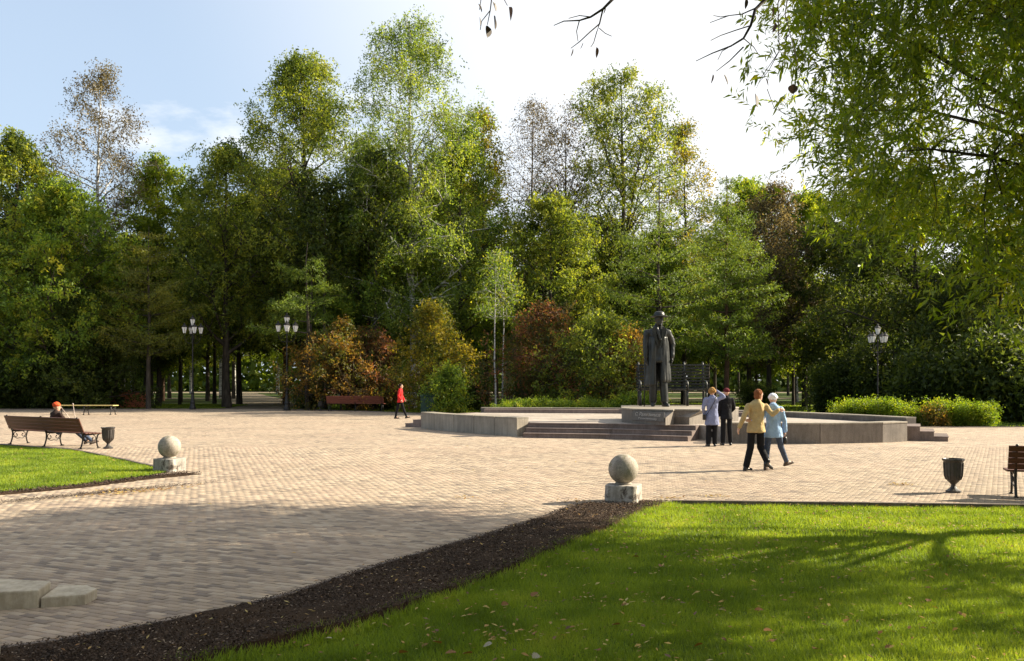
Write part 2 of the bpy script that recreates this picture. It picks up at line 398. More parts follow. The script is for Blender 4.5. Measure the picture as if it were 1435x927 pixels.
MULCH_P = [(1.75, 15.10)] + [G(*p) for p in ((805, 708), (760, 725), (700, 744), (624, 766), (532, 792), (416, 830), (300, 860), (188, 880), (84, 898), (8, 908))] + [(-4.6, 5.2), (-7.0, 0), (-8, -4)]
MULCH_G = [(2.45, 14.95)] + [G(*p) for p in ((905, 712), (854, 738), (780, 767), (714, 797), (631, 826), (542, 858), (465, 881), (376, 899), (300, 917))] + [(-3.2, 4.7), (-5.2, 0), (-6, -4)]
PLAZA = [(-62, 61), (-26, 61.5), (-14.7, 62), (-9, 57.5), (-3, 52), (5, 47), (11, 42.5), (14.5, 38.6), (17, 38.2), (45, 40),
         (60, 38), (60, 9.5), (20, 13.6), (7.7, 14.62), (2.45, 15.05)] + MULCH_P[1:] + [(-62, -4)]
RLAWN = [(2.45, 15.0), (7.7, 14.55), (20, 13.5), (60, 9.3), (60, -4)] + MULCH_G[::-1]
LLAWN = [(-7.05, 19.7), (-9.2, 22.6), (-11.6, 25.5), (-14.6, 27.5), (-22, 29.3), (-60, 31), (-60, 6), (-20, 9.8), (-14, 12.2), (-10.5, 14.5), (-8.6, 16.2), (-7.75, 17.3), (-7.2, 18.7)]

pl = sheet('plaza', PLAZA, -.005, M['pave'], .085); tag(pl, kind='structure')

# pavers: real blocks where they can be told apart
def pavers():
    c, s = math.cos(BR_ROT), math.sin(BR_ROT)
    ymax = 27.0
    us, vs = [], []
    n0, n1 = -300, 300
    I, J = np.meshgrid(np.arange(-165, 165), np.arange(-70, 390)); I = I.ravel(); J = J.ravel()
    u = (I + .5 - np.where(J % 2 == 0, .5, 0)) * BRW; v = (J + .5) * BRH
    x = u * c - v * s; y = u * s + v * c
    keep = (y > 5.6) & (y < ymax) & (np.abs(x) < y * .56 + .5)
    x, y = x[keep], y[keep]
    hw, hh = BRW / 2 - .0022, BRH / 2 - .0022
    ok = np.ones(len(x), bool)
    for du, dv in ((-hw, -hh), (hw, -hh), (hw, hh), (-hw, hh)):
        cx, cy = x + du * c - dv * s, y + du * s + dv * c
        pts = np.stack([cx, cy], 1)
        ok &= inpoly(pts, PLAZA) & ~inpoly(pts, LLAWN)
    x, y = x[ok], y[ok]
    px = x / y; py = (EYE / y) * FPX + HOR
    inview = (np.abs(px * FPX) < 712) & (py < 922)
    order = np.argsort(np.where(inview, y, 1e3))
    first, rest = order[:290], order[290:]
    def geo(hw, hh, b=.004, z0=-.008):
        top = [(-hw + b, -hh + b), (hw - b, -hh + b), (hw - b, hh - b), (-hw + b, hh - b)]
        mid = [(-hw, -hh), (hw, -hh), (hw, hh), (-hw, hh)]
        V = [(a, d, 0) for a, d in top] + [(a, d, -b) for a, d in mid] + [(a, d, z0) for a, d in mid]
        F = [(0, 1, 2, 3)] + [(4 + i, 4 + (i + 1) % 4, (i + 1) % 4, i) for i in range(4)] + [(8 + i, 8 + (i + 1) % 4, 4 + (i + 1) % 4, 4 + i) for i in range(4)]
        return np.array(V), np.array(F)
    V, F = geo(hw, hh)
    me = npmesh('paver', V, F); me.materials.append(M['pave'])
    for k in first:
        o = bpy.data.objects.new('paver', me); COL.objects.link(o); o.parent = pl
        o.location = (x[k], y[k], .001 + uni(-.0015, .0015)); o.rotation_euler = (uni(-.008, .008), uni(-.008, .008), BR_ROT + uni(-.01, .01))
    V = V[:8]; F = F[:5]                      # the sides below the chamfer stay hidden in the joints farther off
    n = len(rest); X, Y = x[rest], y[rest]
    a = BR_ROT + RNG.uniform(-.01, .01, n); ca, sa = np.cos(a)[:, None], np.sin(a)[:, None]
    tz = .001 + RNG.uniform(-.0015, .0015, n)[:, None] + V[None, :, 0] * RNG.uniform(-.008, .008, n)[:, None] + V[None, :, 1] * RNG.uniform(-.008, .008, n)[:, None] + V[None, :, 2]
    vx = X[:, None] + V[None, :, 0] * ca - V[None, :, 1] * sa; vy = Y[:, None] + V[None, :, 0] * sa + V[None, :, 1] * ca
    VV = np.stack([vx, vy, tz], 2).reshape(-1, 3); FF = (F[None] + (np.arange(n) * 8)[:, None, None]).reshape(-1, 4)
    o = link('paver_field', npmesh('paver_field', VV, FF), M['pave'], pl); o['kind'] = 'stuff'
pavers()

def nz2(x, y, s, seed=0): return noise.noise(Vector((x * s, y * s, seed)))
def undulating(name, poly, z, mat, step=.12, amp=.03, s=1.2, drop=.05, xr=None, yr=None):
    "a sheet with a gently uneven top clipped to a polygon"
    xs = [p[0] for p in poly]; ys = [p[1] for p in poly]
    x0, x1 = xr or (min(xs), max(xs)); y0, y1 = yr or (min(ys), max(ys))
    gx = np.arange(x0, x1 + step, step); gy = np.arange(y0, y1 + step, step)
    Xg, Yg = np.meshgrid(gx, gy); pts = np.stack([Xg.ravel(), Yg.ravel()], 1)
    ins = inpoly(pts, poly)
    Z = np.array([z + amp * (nz2(a, b, s) + .5 * nz2(a, b, s * 3.1, 4)) if i else z - drop for (a, b), i in zip(pts, ins)])
    V = np.column_stack([pts, Z]); nx = len(gx); F = []
    idx = np.arange(len(pts)).reshape(len(gy), nx)
    a, b, c, d = idx[:-1, :-1].ravel(), idx[:-1, 1:].ravel(), idx[1:, 1:].ravel(), idx[1:, :-1].ravel()
    F = np.stack([a, b, c, d], 1); cnt = ins[a].astype(int) + ins[b] + ins[c] + ins[d]
    me = npmesh(name, V, F[cnt >= 1]); o = link(name, me, mat); 
    me.polygons.foreach_set('use_smooth', [True] * len(me.polygons)); return o

rl = sheet('lawn', RLAWN, -.062, M['lawn']); tag(rl, kind='structure')
ll = sheet('lawn', LLAWN, .012, M['lawn']); tag(ll, kind='structure')
MULCH = MULCH_P + MULCH_G[::-1]
mu = undulating('soil_bed', MULCH, .012, M['soil'], .07, .035, 1.6, yr=(3.5, 15.3), drop=.09); tag(mu, kind='structure')
# soil strip along the left lawn
STRIP = [(-6.75, 19.6), (-7.2, 18.7), (-7.75, 17.3), (-8.6, 16.2), (-10.5, 14.5), (-14, 12.2), (-14, 11.8), (-10.3, 14.1), (-8.35, 15.8), (-7.45, 16.9), (-6.85, 18.3), (-6.2, 19.3)]
so = undulating('soil_strip', STRIP, .015, M['soil'], .08, .02, 2.0); tag(so, kind='structure')

def kerb_run(name, pts, w, z0, z1, mat, seg, parentname=None, parent=None):
    "kerb laid as separate stones"
    root = parent
    for (ax, ay), (bx, by) in zip(pts[:-1], pts[1:]):
        ln = math.hypot(bx - ax, by - ay); n = max(1, round(ln / seg)); ang = math.atan2(by - ay, bx - ax)
        for k in range(n):
            t0, t1 = k / n, (k + 1) / n; cx, cy = ax + (bx - ax) * (t0 + t1) / 2, ay + (by - ay) * (t0 + t1) / 2
            m = MB(); m.box((0, 0, 0), (ln / n - .008, w, z1 - z0)); me = m.mesh('kerb_stone', .006)
            o = link('kerb_stone', me, mat, root, loc=(cx, cy, (z0 + z1) / 2 + uni(-.004, .004)), rot=(uni(-.01, .01), 0, ang + uni(-.004, .004)))
k1 = empty('kerb', (0, 0, 0)); tag(k1, kind='structure')
kerb_run('kerb', [(2.5, 15.02), (7.7, 14.58), (16, 13.85)], .09, -.12, .018, M['curb'], .8, parent=k1)
k2 = empty('kerb', (0, 0, 0)); tag(k2, kind='structure')
kerb_run('kerb', [(p[0] , p[1]) for p in MULCH_P[1:12]], .06, -.10, .012, M['curb'], .8, parent=k2)
k3 = empty('kerb', (0, 0, 0)); tag(k3, kind='structure')
kerb_run('kerb', [(-6.95, 19.75), (-9.2, 22.65), (-11.6, 25.55), (-14.6, 27.55), (-20, 28.9)], .08, -.05, .05, M['curb'], .9, parent=k3)
k4 = empty('kerb', (0, 0, 0)); tag(k4, kind='structure')
kerb_run('kerb', [(-50, 61.2), (-26, 61.5), (-14.7, 62), (-9, 57.5), (-3, 52), (5, 47), (11, 42.5), (14.5, 38.6), (17, 38.2), (45, 40)], .12, -.12, .03, M['curb'], 2.0, parent=k4)

# paths and clearings in the wood
pp = sheet('path', [(-19.5, 62), (-15.5, 62), (-16.5, 75), (-24, 100), (-34, 130), (-40, 150), (-48, 150), (-36, 118), (-25, 85), (-20, 70)], -.082, M['path']); tag(pp, kind='structure')
p2 = sheet('path', [(-120, 92), (-40, 97), (40, 97), (80, 88), (80, 92), (40, 102), (-40, 103), (-120, 98)], -.078, M['path']); tag(p2, kind='structure')
p3 = sheet('path', [(-130, 140), (130, 140), (130, 152), (-130, 152)], -.074, M['path']); tag(p3, kind='structure')

# ------------------------------------------------------------------ grass, leaves, chips
def blades(name, poly, n, yr, xr, h, w, mat, z, near_bias=1.0, label=None, frust=.56):
    "one mesh of bent grass blades (two triangles each)"
    P = []
    tot = 0
    while tot < n:
        k = n * 2; y = yr[0] + (yr[1] - yr[0]) * RNG.random(k) ** near_bias; x = RNG.uniform(xr[0], xr[1], k)
        q = np.stack([x, y], 1); q = q[(np.abs(x) < y * frust + .4) & inpoly(q, poly)]; P.append(q); tot += len(q)
        if len(q) == 0: break
    P = np.concatenate(P)[:n]; n = len(P)
    tuft = np.array([nz2(a, b, 2.2, 9) for a, b in P[:, :2]]) if n < 400000 else 0
    hh = h * RNG.uniform(.45, 1.15, n) * (1 + .5 * tuft); a = RNG.uniform(0, 2 * np.pi, n); ww = w * RNG.uniform(.7, 1.3, n)
    la = RNG.uniform(0, 2 * np.pi, n); ll_ = np.abs(RNG.normal(.45, .3, n)) * hh
    ca, sa = np.cos(a) * ww, np.sin(a) * ww; lx, ly = np.cos(la) * ll_, np.sin(la) * ll_
    z0 = np.full(n, z)
    v0 = np.stack([P[:, 0] - ca, P[:, 1] - sa, z0], 1); v1 = np.stack([P[:, 0] + ca, P[:, 1] + sa, z0], 1)
    v2 = np.stack([P[:, 0] + ca * .7 + lx * .35, P[:, 1] + sa * .7 + ly * .35, z0 + hh * .6], 1)
    v3 = np.stack([P[:, 0] + lx, P[:, 1] + ly, z0 + hh * .95], 1)
    V = np.stack([v0, v1, v3], 1).reshape(-1, 3); i = np.arange(n) * 3
    F = np.stack([i, i + 1, i + 2], 1)
    me = npmesh(name, V, F, np.clip(RNG.normal(.45, .22, n), 0, 1)); o = link(name, me, mat); tag(o, label, None, None, 'stuff'); return o
blades('grass', RLAWN, 170000, (5.6, 9.2), (-3, 6), .062, .0032, M['l_grass'], -.065, 1.0, 'mown green grass of the large lawn beside the dark soil bed')
blades('grass', RLAWN, 150000, (9.2, 15), (-1, 9.5), .062, .005, M['l_grass'], -.065, 1.0, 'sunlit green grass at the far edge of the large lawn')
blades('grass', LLAWN, 60000, (15, 29), (-17, -6), .05, .009, M['l_grass'], .01, 1.0, 'sunlit grass of the small lawn in front of the long bench')
SIDE = [(3.2, 4.0), (2.6, 4.0), (8.6, 14.6), (20, 13.5), (26, 12.9), (26, 4)]
blades('grass', SIDE, 190000, (4, 14.5), (2.6, 26), .062, .006, M['l_grass'], -.065, 1.0, 'green grass of the large lawn going on beyond the right edge', frust=9)
LSIDE = [(-14, 12.4), (-10.5, 14.6), (-14.8, 27), (-22, 29), (-30, 29.4), (-30, 8.5), (-20, 9.9)]
blades('grass', LSIDE, 50000, (8.5, 29), (-30, -10), .05, .011, M['l_grass'], .01, 1.0, 'green grass of the small lawn going on beyond the left edge', frust=9)
RAG = [(x + .16, y - .10) for x, y in MULCH_G[:12]] + [(x - .13, y + .10) for x, y in MULCH_G[:12]][::-1]
blades('grass', RAG, 9000, (5, 15.1), (-4, 3), .07, .004, M['l_grass'], -.03, 1.0, 'ragged tufts of grass creeping over the edge of the soil bed')
FARL = [(-40, 62), (-19.8, 62), (-20.5, 75), (-40, 80)]; FARL2 = [(-15, 62.5), (-9, 58), (-3, 52.5), (5, 48), (5, 75), (-14, 78)]; FARL3 = [(11, 44), (17, 39), (46, 41), (46, 80), (9, 80)]
blades('grass', FARL, 26000, (61, 80), (-42, -19), .09, .03, M['l_grass'], -.09, 1.0, 'strip of sunlit grass under the trees left of the path')
blades('grass', FARL2, 26000, (48, 78), (-15, 5), .09, .03, M['l_grass'], -.09, 1.0, 'grass under the trees behind the low wall')
blades('grass', FARL3, 26000, (38, 80), (9, 46), .09, .03, M['l_grass'], -.09, 1.0, 'grass under the trees right of the monument')

def litter(name, P, z, size, mat, label, up=.35, asp=.5, thin=False):
    n = len(P); a = RNG.uniform(0, 2 * np.pi, n); l = size * RNG.uniform(.5, 1.4, n); w = l * asp * RNG.uniform(.5, 1.1, n)
    dx, dy = np.cos(a), np.sin(a); t = RNG.uniform(-up, up, n); t2 = RNG.uniform(-up, up, n)
    zz = z + RNG.uniform(0, .012, n) + np.abs(t) * l * .5 + np.abs(t2) * w * .5
    def vv(s, q): return np.stack([P[:, 0] + dx * l * s * .5 - dy * w * q * .5, P[:, 1] + dy * l * s * .5 + dx * w * q * .5, zz + s * t * l * .5 + q * t2 * w * .5 + (abs(q) * .12 * w)], 1)
    V = np.stack([vv(-1, 0), vv(-.1, 1), vv(1, 0), vv(-.1, -1)], 1).reshape(-1, 3); i = np.arange(n) * 4
    o = link(name, npmesh(name, V, np.stack([i, i + 1, i + 2, i + 3], 1), RNG.random(n)), mat); return tag(o, label, None, None, 'stuff')
def scatter(poly, n, xr, yr, bias=None):
    out = np.zeros((0, 2))
    while len(out) < n:
        q = np.stack([RNG.uniform(*xr, n * 3), RNG.uniform(*yr, n * 3)], 1); q = q[inpoly(q, poly)]
        if bias is not None: q = q[RNG.random(len(q)) < bias(q)]
        out = np.concatenate([out, q])
    return out[:n]
litter('wood_chips', scatter(MULCH, 1500, (-5, 2.5), (5.5, 15)), .035, .024, M['chip'], 'pale wood chips scattered over the dark soil bed', asp=.35)
litter('soil_clods', scatter(MULCH, 42000, (-5, 2.5), (5.5, 15)), .016, .017, M['clod'], 'crumbly dark soil clods on the bed', up=.7, asp=.9)
litter('soil_clods', scatter(STRIP, 3500, (-14, -6), (12, 20)), .02, .03, M['clod'], 'crumbly soil along the edge of the small lawn', up=.7, asp=.9)
litter('fallen_leaves', scatter(RLAWN, 2300, (-2, 9), (6, 15)), -.02, .05, M['l_fallen'], 'small fallen autumn leaves scattered in the large lawn')
for cx, cy, n, w_ in ((5.5, 12.6, 130, 1.1), (2.6, 10.6, 110, .8), (6.6, 10.2, 120, 1.0), (1.2, 8.4, 80, .6), (3.6, 13.9, 130, 1.3), (.1, 7.3, 60, .5)):
    q = np.stack([RNG.normal(cx, w_, n), RNG.normal(cy, w_ * .35, n)], 1); litter('fallen_leaves', q[inpoly(q, RLAWN)], -.02, .05, M['l_fallen'], 'loose drift of small autumn leaves in the large lawn')
litter('fallen_leaves', scatter(LLAWN, 420, (-16, -7), (15, 28)), .05, .07, M['l_fallen'], 'small fallen yellow leaves on the small lawn')
litter('fallen_leaves', scatter(MULCH, 320, (-5, 2.5), (5.5, 15)), .045, .045, M['l_fallen'], 'small pale leaves lying on the dark soil bed', asp=.4)
pv = lambda q: ~inpoly(q, LLAWN)
litter('fallen_leaves', scatter(PLAZA, 260, (-12, 12), (8, 40), pv), .006, .06, M['l_fallen'], 'few small leaves scattered over the block paving')
litter('fallen_leaves', np.stack([RNG.normal(0, 1, 200) * .55, RNG.normal(0, 1, 200) * .12], 1) @ np.array([[.62, .78], [-.78, .62]]) + np.array([-6.3, 16.2]), .008, .07, M['l_fallen'], 'streak of leaves and earth on the paving by the small lawn')
litter('soil_clods', np.stack([RNG.normal(0, 1, 2600) * 1.1, RNG.normal(0, 1, 2600) * .13], 1) @ np.array([[.62, .78], [-.78, .62]]) + np.array([-6.9, 16.1]), .004, .028, M['clod'], 'smear of dark earth crumbs on the paving along the small lawn', up=.3, asp=.9)
for cx, cy, n in ((1.0, 14.9, 60), (3.2, 15.6, 50), (2.55, 15.35, 40), (7.0, 17.3, 60), (-0.7, 15.4, 25), (-6.9, 16.4, 40)):
    litter('fallen_leaves', np.stack([RNG.normal(cx, .16, n), RNG.normal(cy, .10, n)], 1), .006, .06, M['l_fallen'], 'small heap of leaves at the spot %s on the paving' % ('beside the nearer stone ball' if cx < 3 and cx > 0 else 'beyond the lawn kerb' if cx > 3 else 'near the small lawn'))

def leaf_shape(l, w, fold=.25, jag=False, n=4):
    m = MB(); k = 9 if jag else 6
    V = [(0, 0, 0)]; rim = []
    for i in range(1, k): 
        t = i / k; ww = w * math.sin(math.pi * t ** .75) ** .8 * ((1.15 if i % 2 else .75) if jag else 1)
        rim.append((t * l, ww))
    mid = [(0, 0, 0)] + [(a, 0, 0.0) for a, _ in rim] + [(l, 0, .02 * l)]
    up = [(a, b, b * fold) for a, b in rim]; dn = [(a, -b, b * fold) for a, b in rim]
    vs = mid + up + dn; nm = len(mid); nr = len(rim); F = []
    for s in (0, 1):
        o = nm + s * nr
        F.append((0, 1, o)); 
        for i in range(nr - 1): F.append((1 + i, 2 + i, o + i + 1, o + i))
        F.append((nr, nm - 1, o + nr - 1))
    m.add(vs, F); return m.mesh('leaf')
# larger single leaves in the near grass
fl_specs = [(650, 815, 0), (880, 848, 0), (858, 878, 1), (640, 917, 1), (662, 917, 1), (455, 898, 2), (618, 905, 0), (690, 905, 2), (755, 921, 3), (1070, 858, 1), (1083, 886, 0), (895, 782, 1), (835, 772, 1),
            (480, 885, 1), (505, 905, 0), (560, 918, 1), (1190, 870, 1), (1085, 899, 1), (1140, 912, 1), (600, 903, 0), (1015, 752, 1), (930, 795, 0), (745, 838, 1), (702, 850, 0), (985, 905, 1), (1300, 845, 0), (1240, 910, 1)]
lmats = [M['l_fallen'], None, None, None]
lm0 = mat_leaf('orange_brown_fallen_leaf', [(.20, .09, .02), (.30, .15, .03), (.40, .24, .05)], trans=.15, contrast=.1)
lm2 = mat_leaf('pale_fallen_leaf', [(.34, .30, .22), (.42, .38, .28), (.46, .42, .34)], trans=.2, contrast=.1)
fl = []
for j in (0, 1):
    a = leaf_shape(.072, .032, .35, bool(j)); a.materials.append((lm0, lm2)[0]); b = leaf_shape(.072, .032, .3, bool(j)); b.materials.append(lm2); fl.append((a, b))
for i, (px, py, kind) in enumerate(fl_specs):
    x, y = G(px, py, -.03); me = fl[kind % 2][1 if kind >= 2 else 0]
    o = link('fallen_leaf', me, None, None, loc=(x, y, -.022 + uni(0, .01)), rot=(uni(-.5, .5), uni(-.4, .4), uni(0, 6.3))); o.scale = [uni(.8, 1.25)] * 3
    if kind >= 2: tag(o, 'pale whitish fallen leaf lying in the shaded near grass', 'leaf', 'fallen leaves lying in the near grass')
    else: tag(o, 'orange-brown fallen leaf lying in the near grass', 'leaf', 'fallen leaves lying in the near grass')

# ------------------------------------------------------------------ trees
class Tree:
    def __init__(s, seed):
        s.r = random.Random(seed); s.g = np.random.default_rng(seed); s.tv = []; s.tf = []; s.nv = 0; s.cl = []
    def tube(s, pts, rad, n=5):
        pts = np.array(pts, float); k = len(pts); t = np.gradient(pts, axis=0); t /= np.linalg.norm(t, axis=1)[:, None] + 1e-9
        ref = np.array([.31, .95, .05]) if abs(t[0][2]) > .5 else np.array([0, 0, 1.0])
        a = np.cross(t, ref); a /= np.linalg.norm(a, axis=1)[:, None] + 1e-9; b = np.cross(t, a)
        w = np.arange(n) * 2 * np.pi / n; rad = np.array(rad)[:, None, None]
        V = pts[:, None] + rad * (a[:, None] * np.cos(w)[None, :, None] + b[:, None] * np.sin(w)[None, :, None])
        i, j = np.meshgrid(np.arange(k - 1), np.arange(n), indexing='ij'); i = i.ravel(); j = j.ravel()
        F = np.stack([i * n + j, i * n + (j + 1) % n, (i + 1) * n + (j + 1) % n, (i + 1) * n + j], 1) + s.nv
        s.tv.append(V.reshape(-1, 3)); s.tf.append(F); s.nv += k * n
    def curve(s, p, d, ln, n=5, wob=.15, bend=(0, 0, 0)):
        p = np.array(p, float); d = np.array(d, float); d /= np.linalg.norm(d); out = [p.copy()]
        for i in range(n):
            d = d + s.g.normal(0, wob, 3) * .5 + np.array(bend) / n; d /= np.linalg.norm(d); p = p + d * ln / n; out.append(p.copy())
        return out, d
    def trunkmesh(s): 
        return npmesh('trunk', np.concatenate(s.tv), np.concatenate(s.tf))
    def leaves(s, k, ls, spread, droop=0.0, asp=.55, down=.3, tints=.25, strand=0.0, ns=7):
        "leaves set along short twigs (strands) that fan out of, or hang from, every clump centre"
        C = np.array([c[:3] for c in s.cl]); sc = np.array([c[3] for c in s.cl]); g = s.g; n = len(C); sp = np.array(spread)
        if strand:
            si = np.repeat(np.arange(n), np.maximum(1, (ns * sc)).astype(int)); q = len(si); kl = max(1, int(k / ns))
            st = C[si] + g.normal(0, 1, (q, 3)) * sp * .75
            dr = g.normal(0, 1, (q, 3)); dr[:, 2] = dr[:, 2] * .6 - droop * 2.2; dr /= np.linalg.norm(dr, axis=1)[:, None]
            ln = strand * g.uniform(.5, 1.4, q); u = np.tile((np.arange(kl) + .5) / kl, q); j = np.repeat(np.arange(q), kl)
            pos = st[j] + dr[j] * (ln[j] * u)[:, None]; pos[:, 2] -= u ** 2 * ln[j] * .3 * (1 + droop); pos += g.normal(0, ls * .45, pos.shape); idx = si[j]; m = len(idx)
            stint = g.normal(0, .12, q)[j]
        else:
            idx = np.repeat(np.arange(n), np.maximum(1, (k * sc)).astype(int)); m = len(idx); stint = 0
            off = g.normal(0, 1, (m, 3)) * sp * np.sqrt(sc[idx])[:, None]; pos = C[idx] + off
        a = g.normal(0, 1, (m, 3)); a[:, 2] -= down * 2; a /= np.linalg.norm(a, axis=1)[:, None]
        b = np.cross(a, g.normal(0, 1, (m, 3))); b /= np.linalg.norm(b, axis=1)[:, None] + 1e-9
        l = (ls * g.uniform(.6, 1.3, m))[:, None]; w = l * asp * .5
        V = np.stack([pos - b * w, pos + b * w, pos + a * l], 1).reshape(-1, 3)
        i = np.arange(m) * 3; F = np.stack([i, i + 1, i + 2], 1)
        ct = g.normal(.5, tints, n); ti = np.clip(ct[idx] + stint + g.normal(0, .13, m), 0, 1)
        return npmesh('crown', V, F, ti)

KD, LSM = 1.3, 1.03
def broad(seed, H, base, Rm, prof='oval', trunk_r=.25, nl=26, nsec=6, k=70, ls=.2, spread=(.55, .55, .45), up=.6, droop=0, twigs=True, asp=.6, lean=(0, 0), fork=0, dens=1.0, tints=.25, offs=(0, 0), bendz=0.0, strand=0, lump=.42):
    "broad-leaved tree: trunk, limbs, side branches; clumps of leaves along the outer branches"
    T = Tree(seed); r = T.r
    P = {'oval': lambda t: (math.sin(math.pi * min(1, max(0, t * .93 + .06)) ** .8)) ** .75,
         'cone': lambda t: max(.08, 1.05 - t) ** .8 * min(1, t * 6 + .3),
         'col': lambda t: (math.sin(math.pi * min(.98, t * .9 + .09))) ** .45,
         'wide': lambda t: max(.05, 1 - t ** 2.2) ** .7 * min(1, t * 4 + .45),
         'vase': lambda t: (.35 + .65 * t) * max(0.05, 1 - max(0, t - .75) * 3.0) ** .6}[prof]
    n = 9; tp = []
    wx = wy = 0
    for i in range(n + 1):
        t = i / n; tp.append((lean[0] * t * H + wx, lean[1] * t * H + wy, t * H * .96)); wx += r.gauss(0, .05 * H / 20); wy += r.gauss(0, .05 * H / 20)
    tr = [trunk_r * (1.25 if i == 0 else 1) * (1 - .93 * i / n) ** .85 for i in range(n + 1)]
    T.tube(tp, tr, 9)
    def tpt(z):
        t = min(max(z / (H * .96), 0), .999) * n; i = int(t); f = t - i; a, b = tp[i], tp[i + 1]
        return [a[q] + (b[q] - a[q]) * f for q in range(3)], tr[i] * (1 - f) + tr[i + 1] * f
    ga = r.uniform(0, 6.28)
    for i in range(nl):
        u = (i + r.uniform(.1, .9)) / nl; ga += 2.39996 + r.gauss(0, .3)
        ze = base + (H - base) * min(.99, u * .97 + .03); rad = Rm * P((ze - base) / (H - base)) * r.uniform(.75, 1.1) * (1 + lump * noise.noise(Vector((math.cos(ga) * 1.3, math.sin(ga) * 1.3, ze * .28 + seed * 3.7))))
        rise = up * rad * r.uniform(.6, 1.2); z0 = max(base * .75, ze - rise)
        p0, r0 = tpt(z0); ca, sa = math.cos(ga), math.sin(ga)
        d = np.array([ca * rad, sa * rad, ze - z0 + .1]); ln = float(np.linalg.norm(d))
        pts, dd = T.curve(p0, d + np.array([offs[0], offs[1], 0]), ln, 5, .16, (0, 0, bendz))
        lr = min(r0 * .6, .025 * ln + .02)
        T.tube(pts, [lr, lr * .8, lr * .62, lr * .45, lr * .3, .012], 5)
        pa = np.array(pts)
        for j in range(nsec):
            t = .3 + .7 * (j + r.random()) / nsec; q = t * 5; ii = min(4, int(q)); b0 = pa[ii] + (pa[ii + 1] - pa[ii]) * (q - ii)
            dv = (pa[ii + 1] - pa[ii]) / (np.linalg.norm(pa[ii + 1] - pa[ii]) + 1e-9)
            sd = T.g.normal(0, 1, 3); sd[2] = sd[2] * .6 + .15; sd -= dv * sd.dot(dv) * .6; sd /= np.linalg.norm(sd)
            sl = (.28 + .5 * r.random()) * rad * (1.15 - t * .6) + .4
            sp, _ = T.curve(b0, sd + dv * .6, sl, 3, .3, (0, 0, bendz))
            T.tube(sp, [lr * .4 + .008, lr * .28 + .006, .012, .006], 3)
            for q2 in (1, 2, 3):
                if r.random() < .9 * dens: T.cl.append((*sp[q2], r.uniform(.5, 1.25)))
            if twigs:
                for q2 in range(2):
                    td = T.g.normal(0, 1, 3); tpn, _ = T.curve(sp[1 + q2], td + sd, sl * .4 + .3, 2, .3, (0, 0, bendz))
                    T.tube([tpn[0], tpn[-1]], [.012, .004], 3)
                    if r.random() < .6 * dens: T.cl.append((*tpn[-1], r.uniform(.3, .8)))
        if r.random() < dens: T.cl.append((*pts[-1], r.uniform(.6, 1.2)))
    return T.trunkmesh(), T.leaves(int(k * KD), ls * LSM, [q * .8 for q in spread], min(droop, 1.2) * .8, asp, tints=tints, strand=strand or .35 + .5 * min(droop, 1.0), ns=9)

def conifer(seed, H, base, Rm, trunk_r=.2, nwh=16, per=6, k=26, ls=.16, style='larch', gap=.0, asp=.22):
    "larch or spruce: whorls of long, nearly level branches with hanging side sprays"
    T = Tree(seed); r = T.r
    n = 8; tp = [(r.gauss(0, .04), r.gauss(0, .04), H * i / n) for i in range(n + 1)]
    tr = [trunk_r * (1 - .95 * i / n) + .012 for i in range(n + 1)]; T.tube(tp, tr, 8)
    for w in range(nwh):
        u = (w + r.random() * .6) / nwh; z = base + (H - base) * u ** .92
        if z > H - .3: continue
        for b in range(max(2, round(per * min(1, 1.5 * (1 - u) + .25)))):
            a = r.uniform(0, 6.28); ln = Rm * (1 - u) ** .75 * r.uniform(.35, 1.2) + .3
            d = np.array([math.cos(a), math.sin(a), .12 if style == 'larch' else -.12]); i = min(n - 1, int(z / H * n)); f = z / H * n - i
            p0 = np.array(tp[i]) * (1 - f) + np.array(tp[i + 1]) * f
            pts, _ = T.curve(p0, d, ln, 5, .10, (0, 0, .22 if style == 'larch' else .1)); lr = .012 + .012 * ln
            T.tube(pts, [lr, lr * .8, lr * .6, lr * .45, lr * .3, .005], 3); pa = np.array(pts)
            m = max(3, int(ln * 3.0))
            for j in range(m):
                t = .15 + .85 * (j + .5) / m; q = t * 5; ii = min(4, int(q)); c = pa[ii] + (pa[ii + 1] - pa[ii]) * (q - ii)
                wd = ln * .26 * math.sin(math.pi * min(1, t * .85 + .12)) + .08
                px, py = -math.sin(a), math.cos(a)
                for sgn in (-1, 1):
                    e = c + np.array([px * sgn * wd + math.cos(a) * wd * .5, py * sgn * wd + math.sin(a) * wd * .5, -.10 * wd * (2.5 if style == 'spruce' else 1)])
                    for q2 in (.35, .7, 1.0):
                        T.cl.append((*(c + (e - c) * q2), r.uniform(.3, .8)))
                T.cl.append((*c, .5))
    sp = (.06, .06, .04) if style == 'larch' else (.11, .11, .10)
    return T.trunkmesh(), T.leaves(k, ls, sp, 0, asp, down=-.05, tints=.18, strand=.34 if style == 'larch' else 0, ns=3)

def place(name, meshes, bark, leaf, x, y, rz=0, sc=1, label=None, cat='tree', group=None, trunk='trunk', z=-.09):
    root = empty(name, (x, y, z), rz, label, cat, group, sc)
    t, c = meshes
    if not t.materials: t.materials.append(bark)
    if leaf and not c.materials: c.materials.append(leaf)
    link(trunk, t, None, root); link('crown', c, None, root); return root

def XH(px, ytop, d): return (px - CXP) * d / FPX, 1.9 + (HOR - ytop) * d / FPX + .09

BK, BB, BR_ = M['bark'], M['birch'], M['barkred']
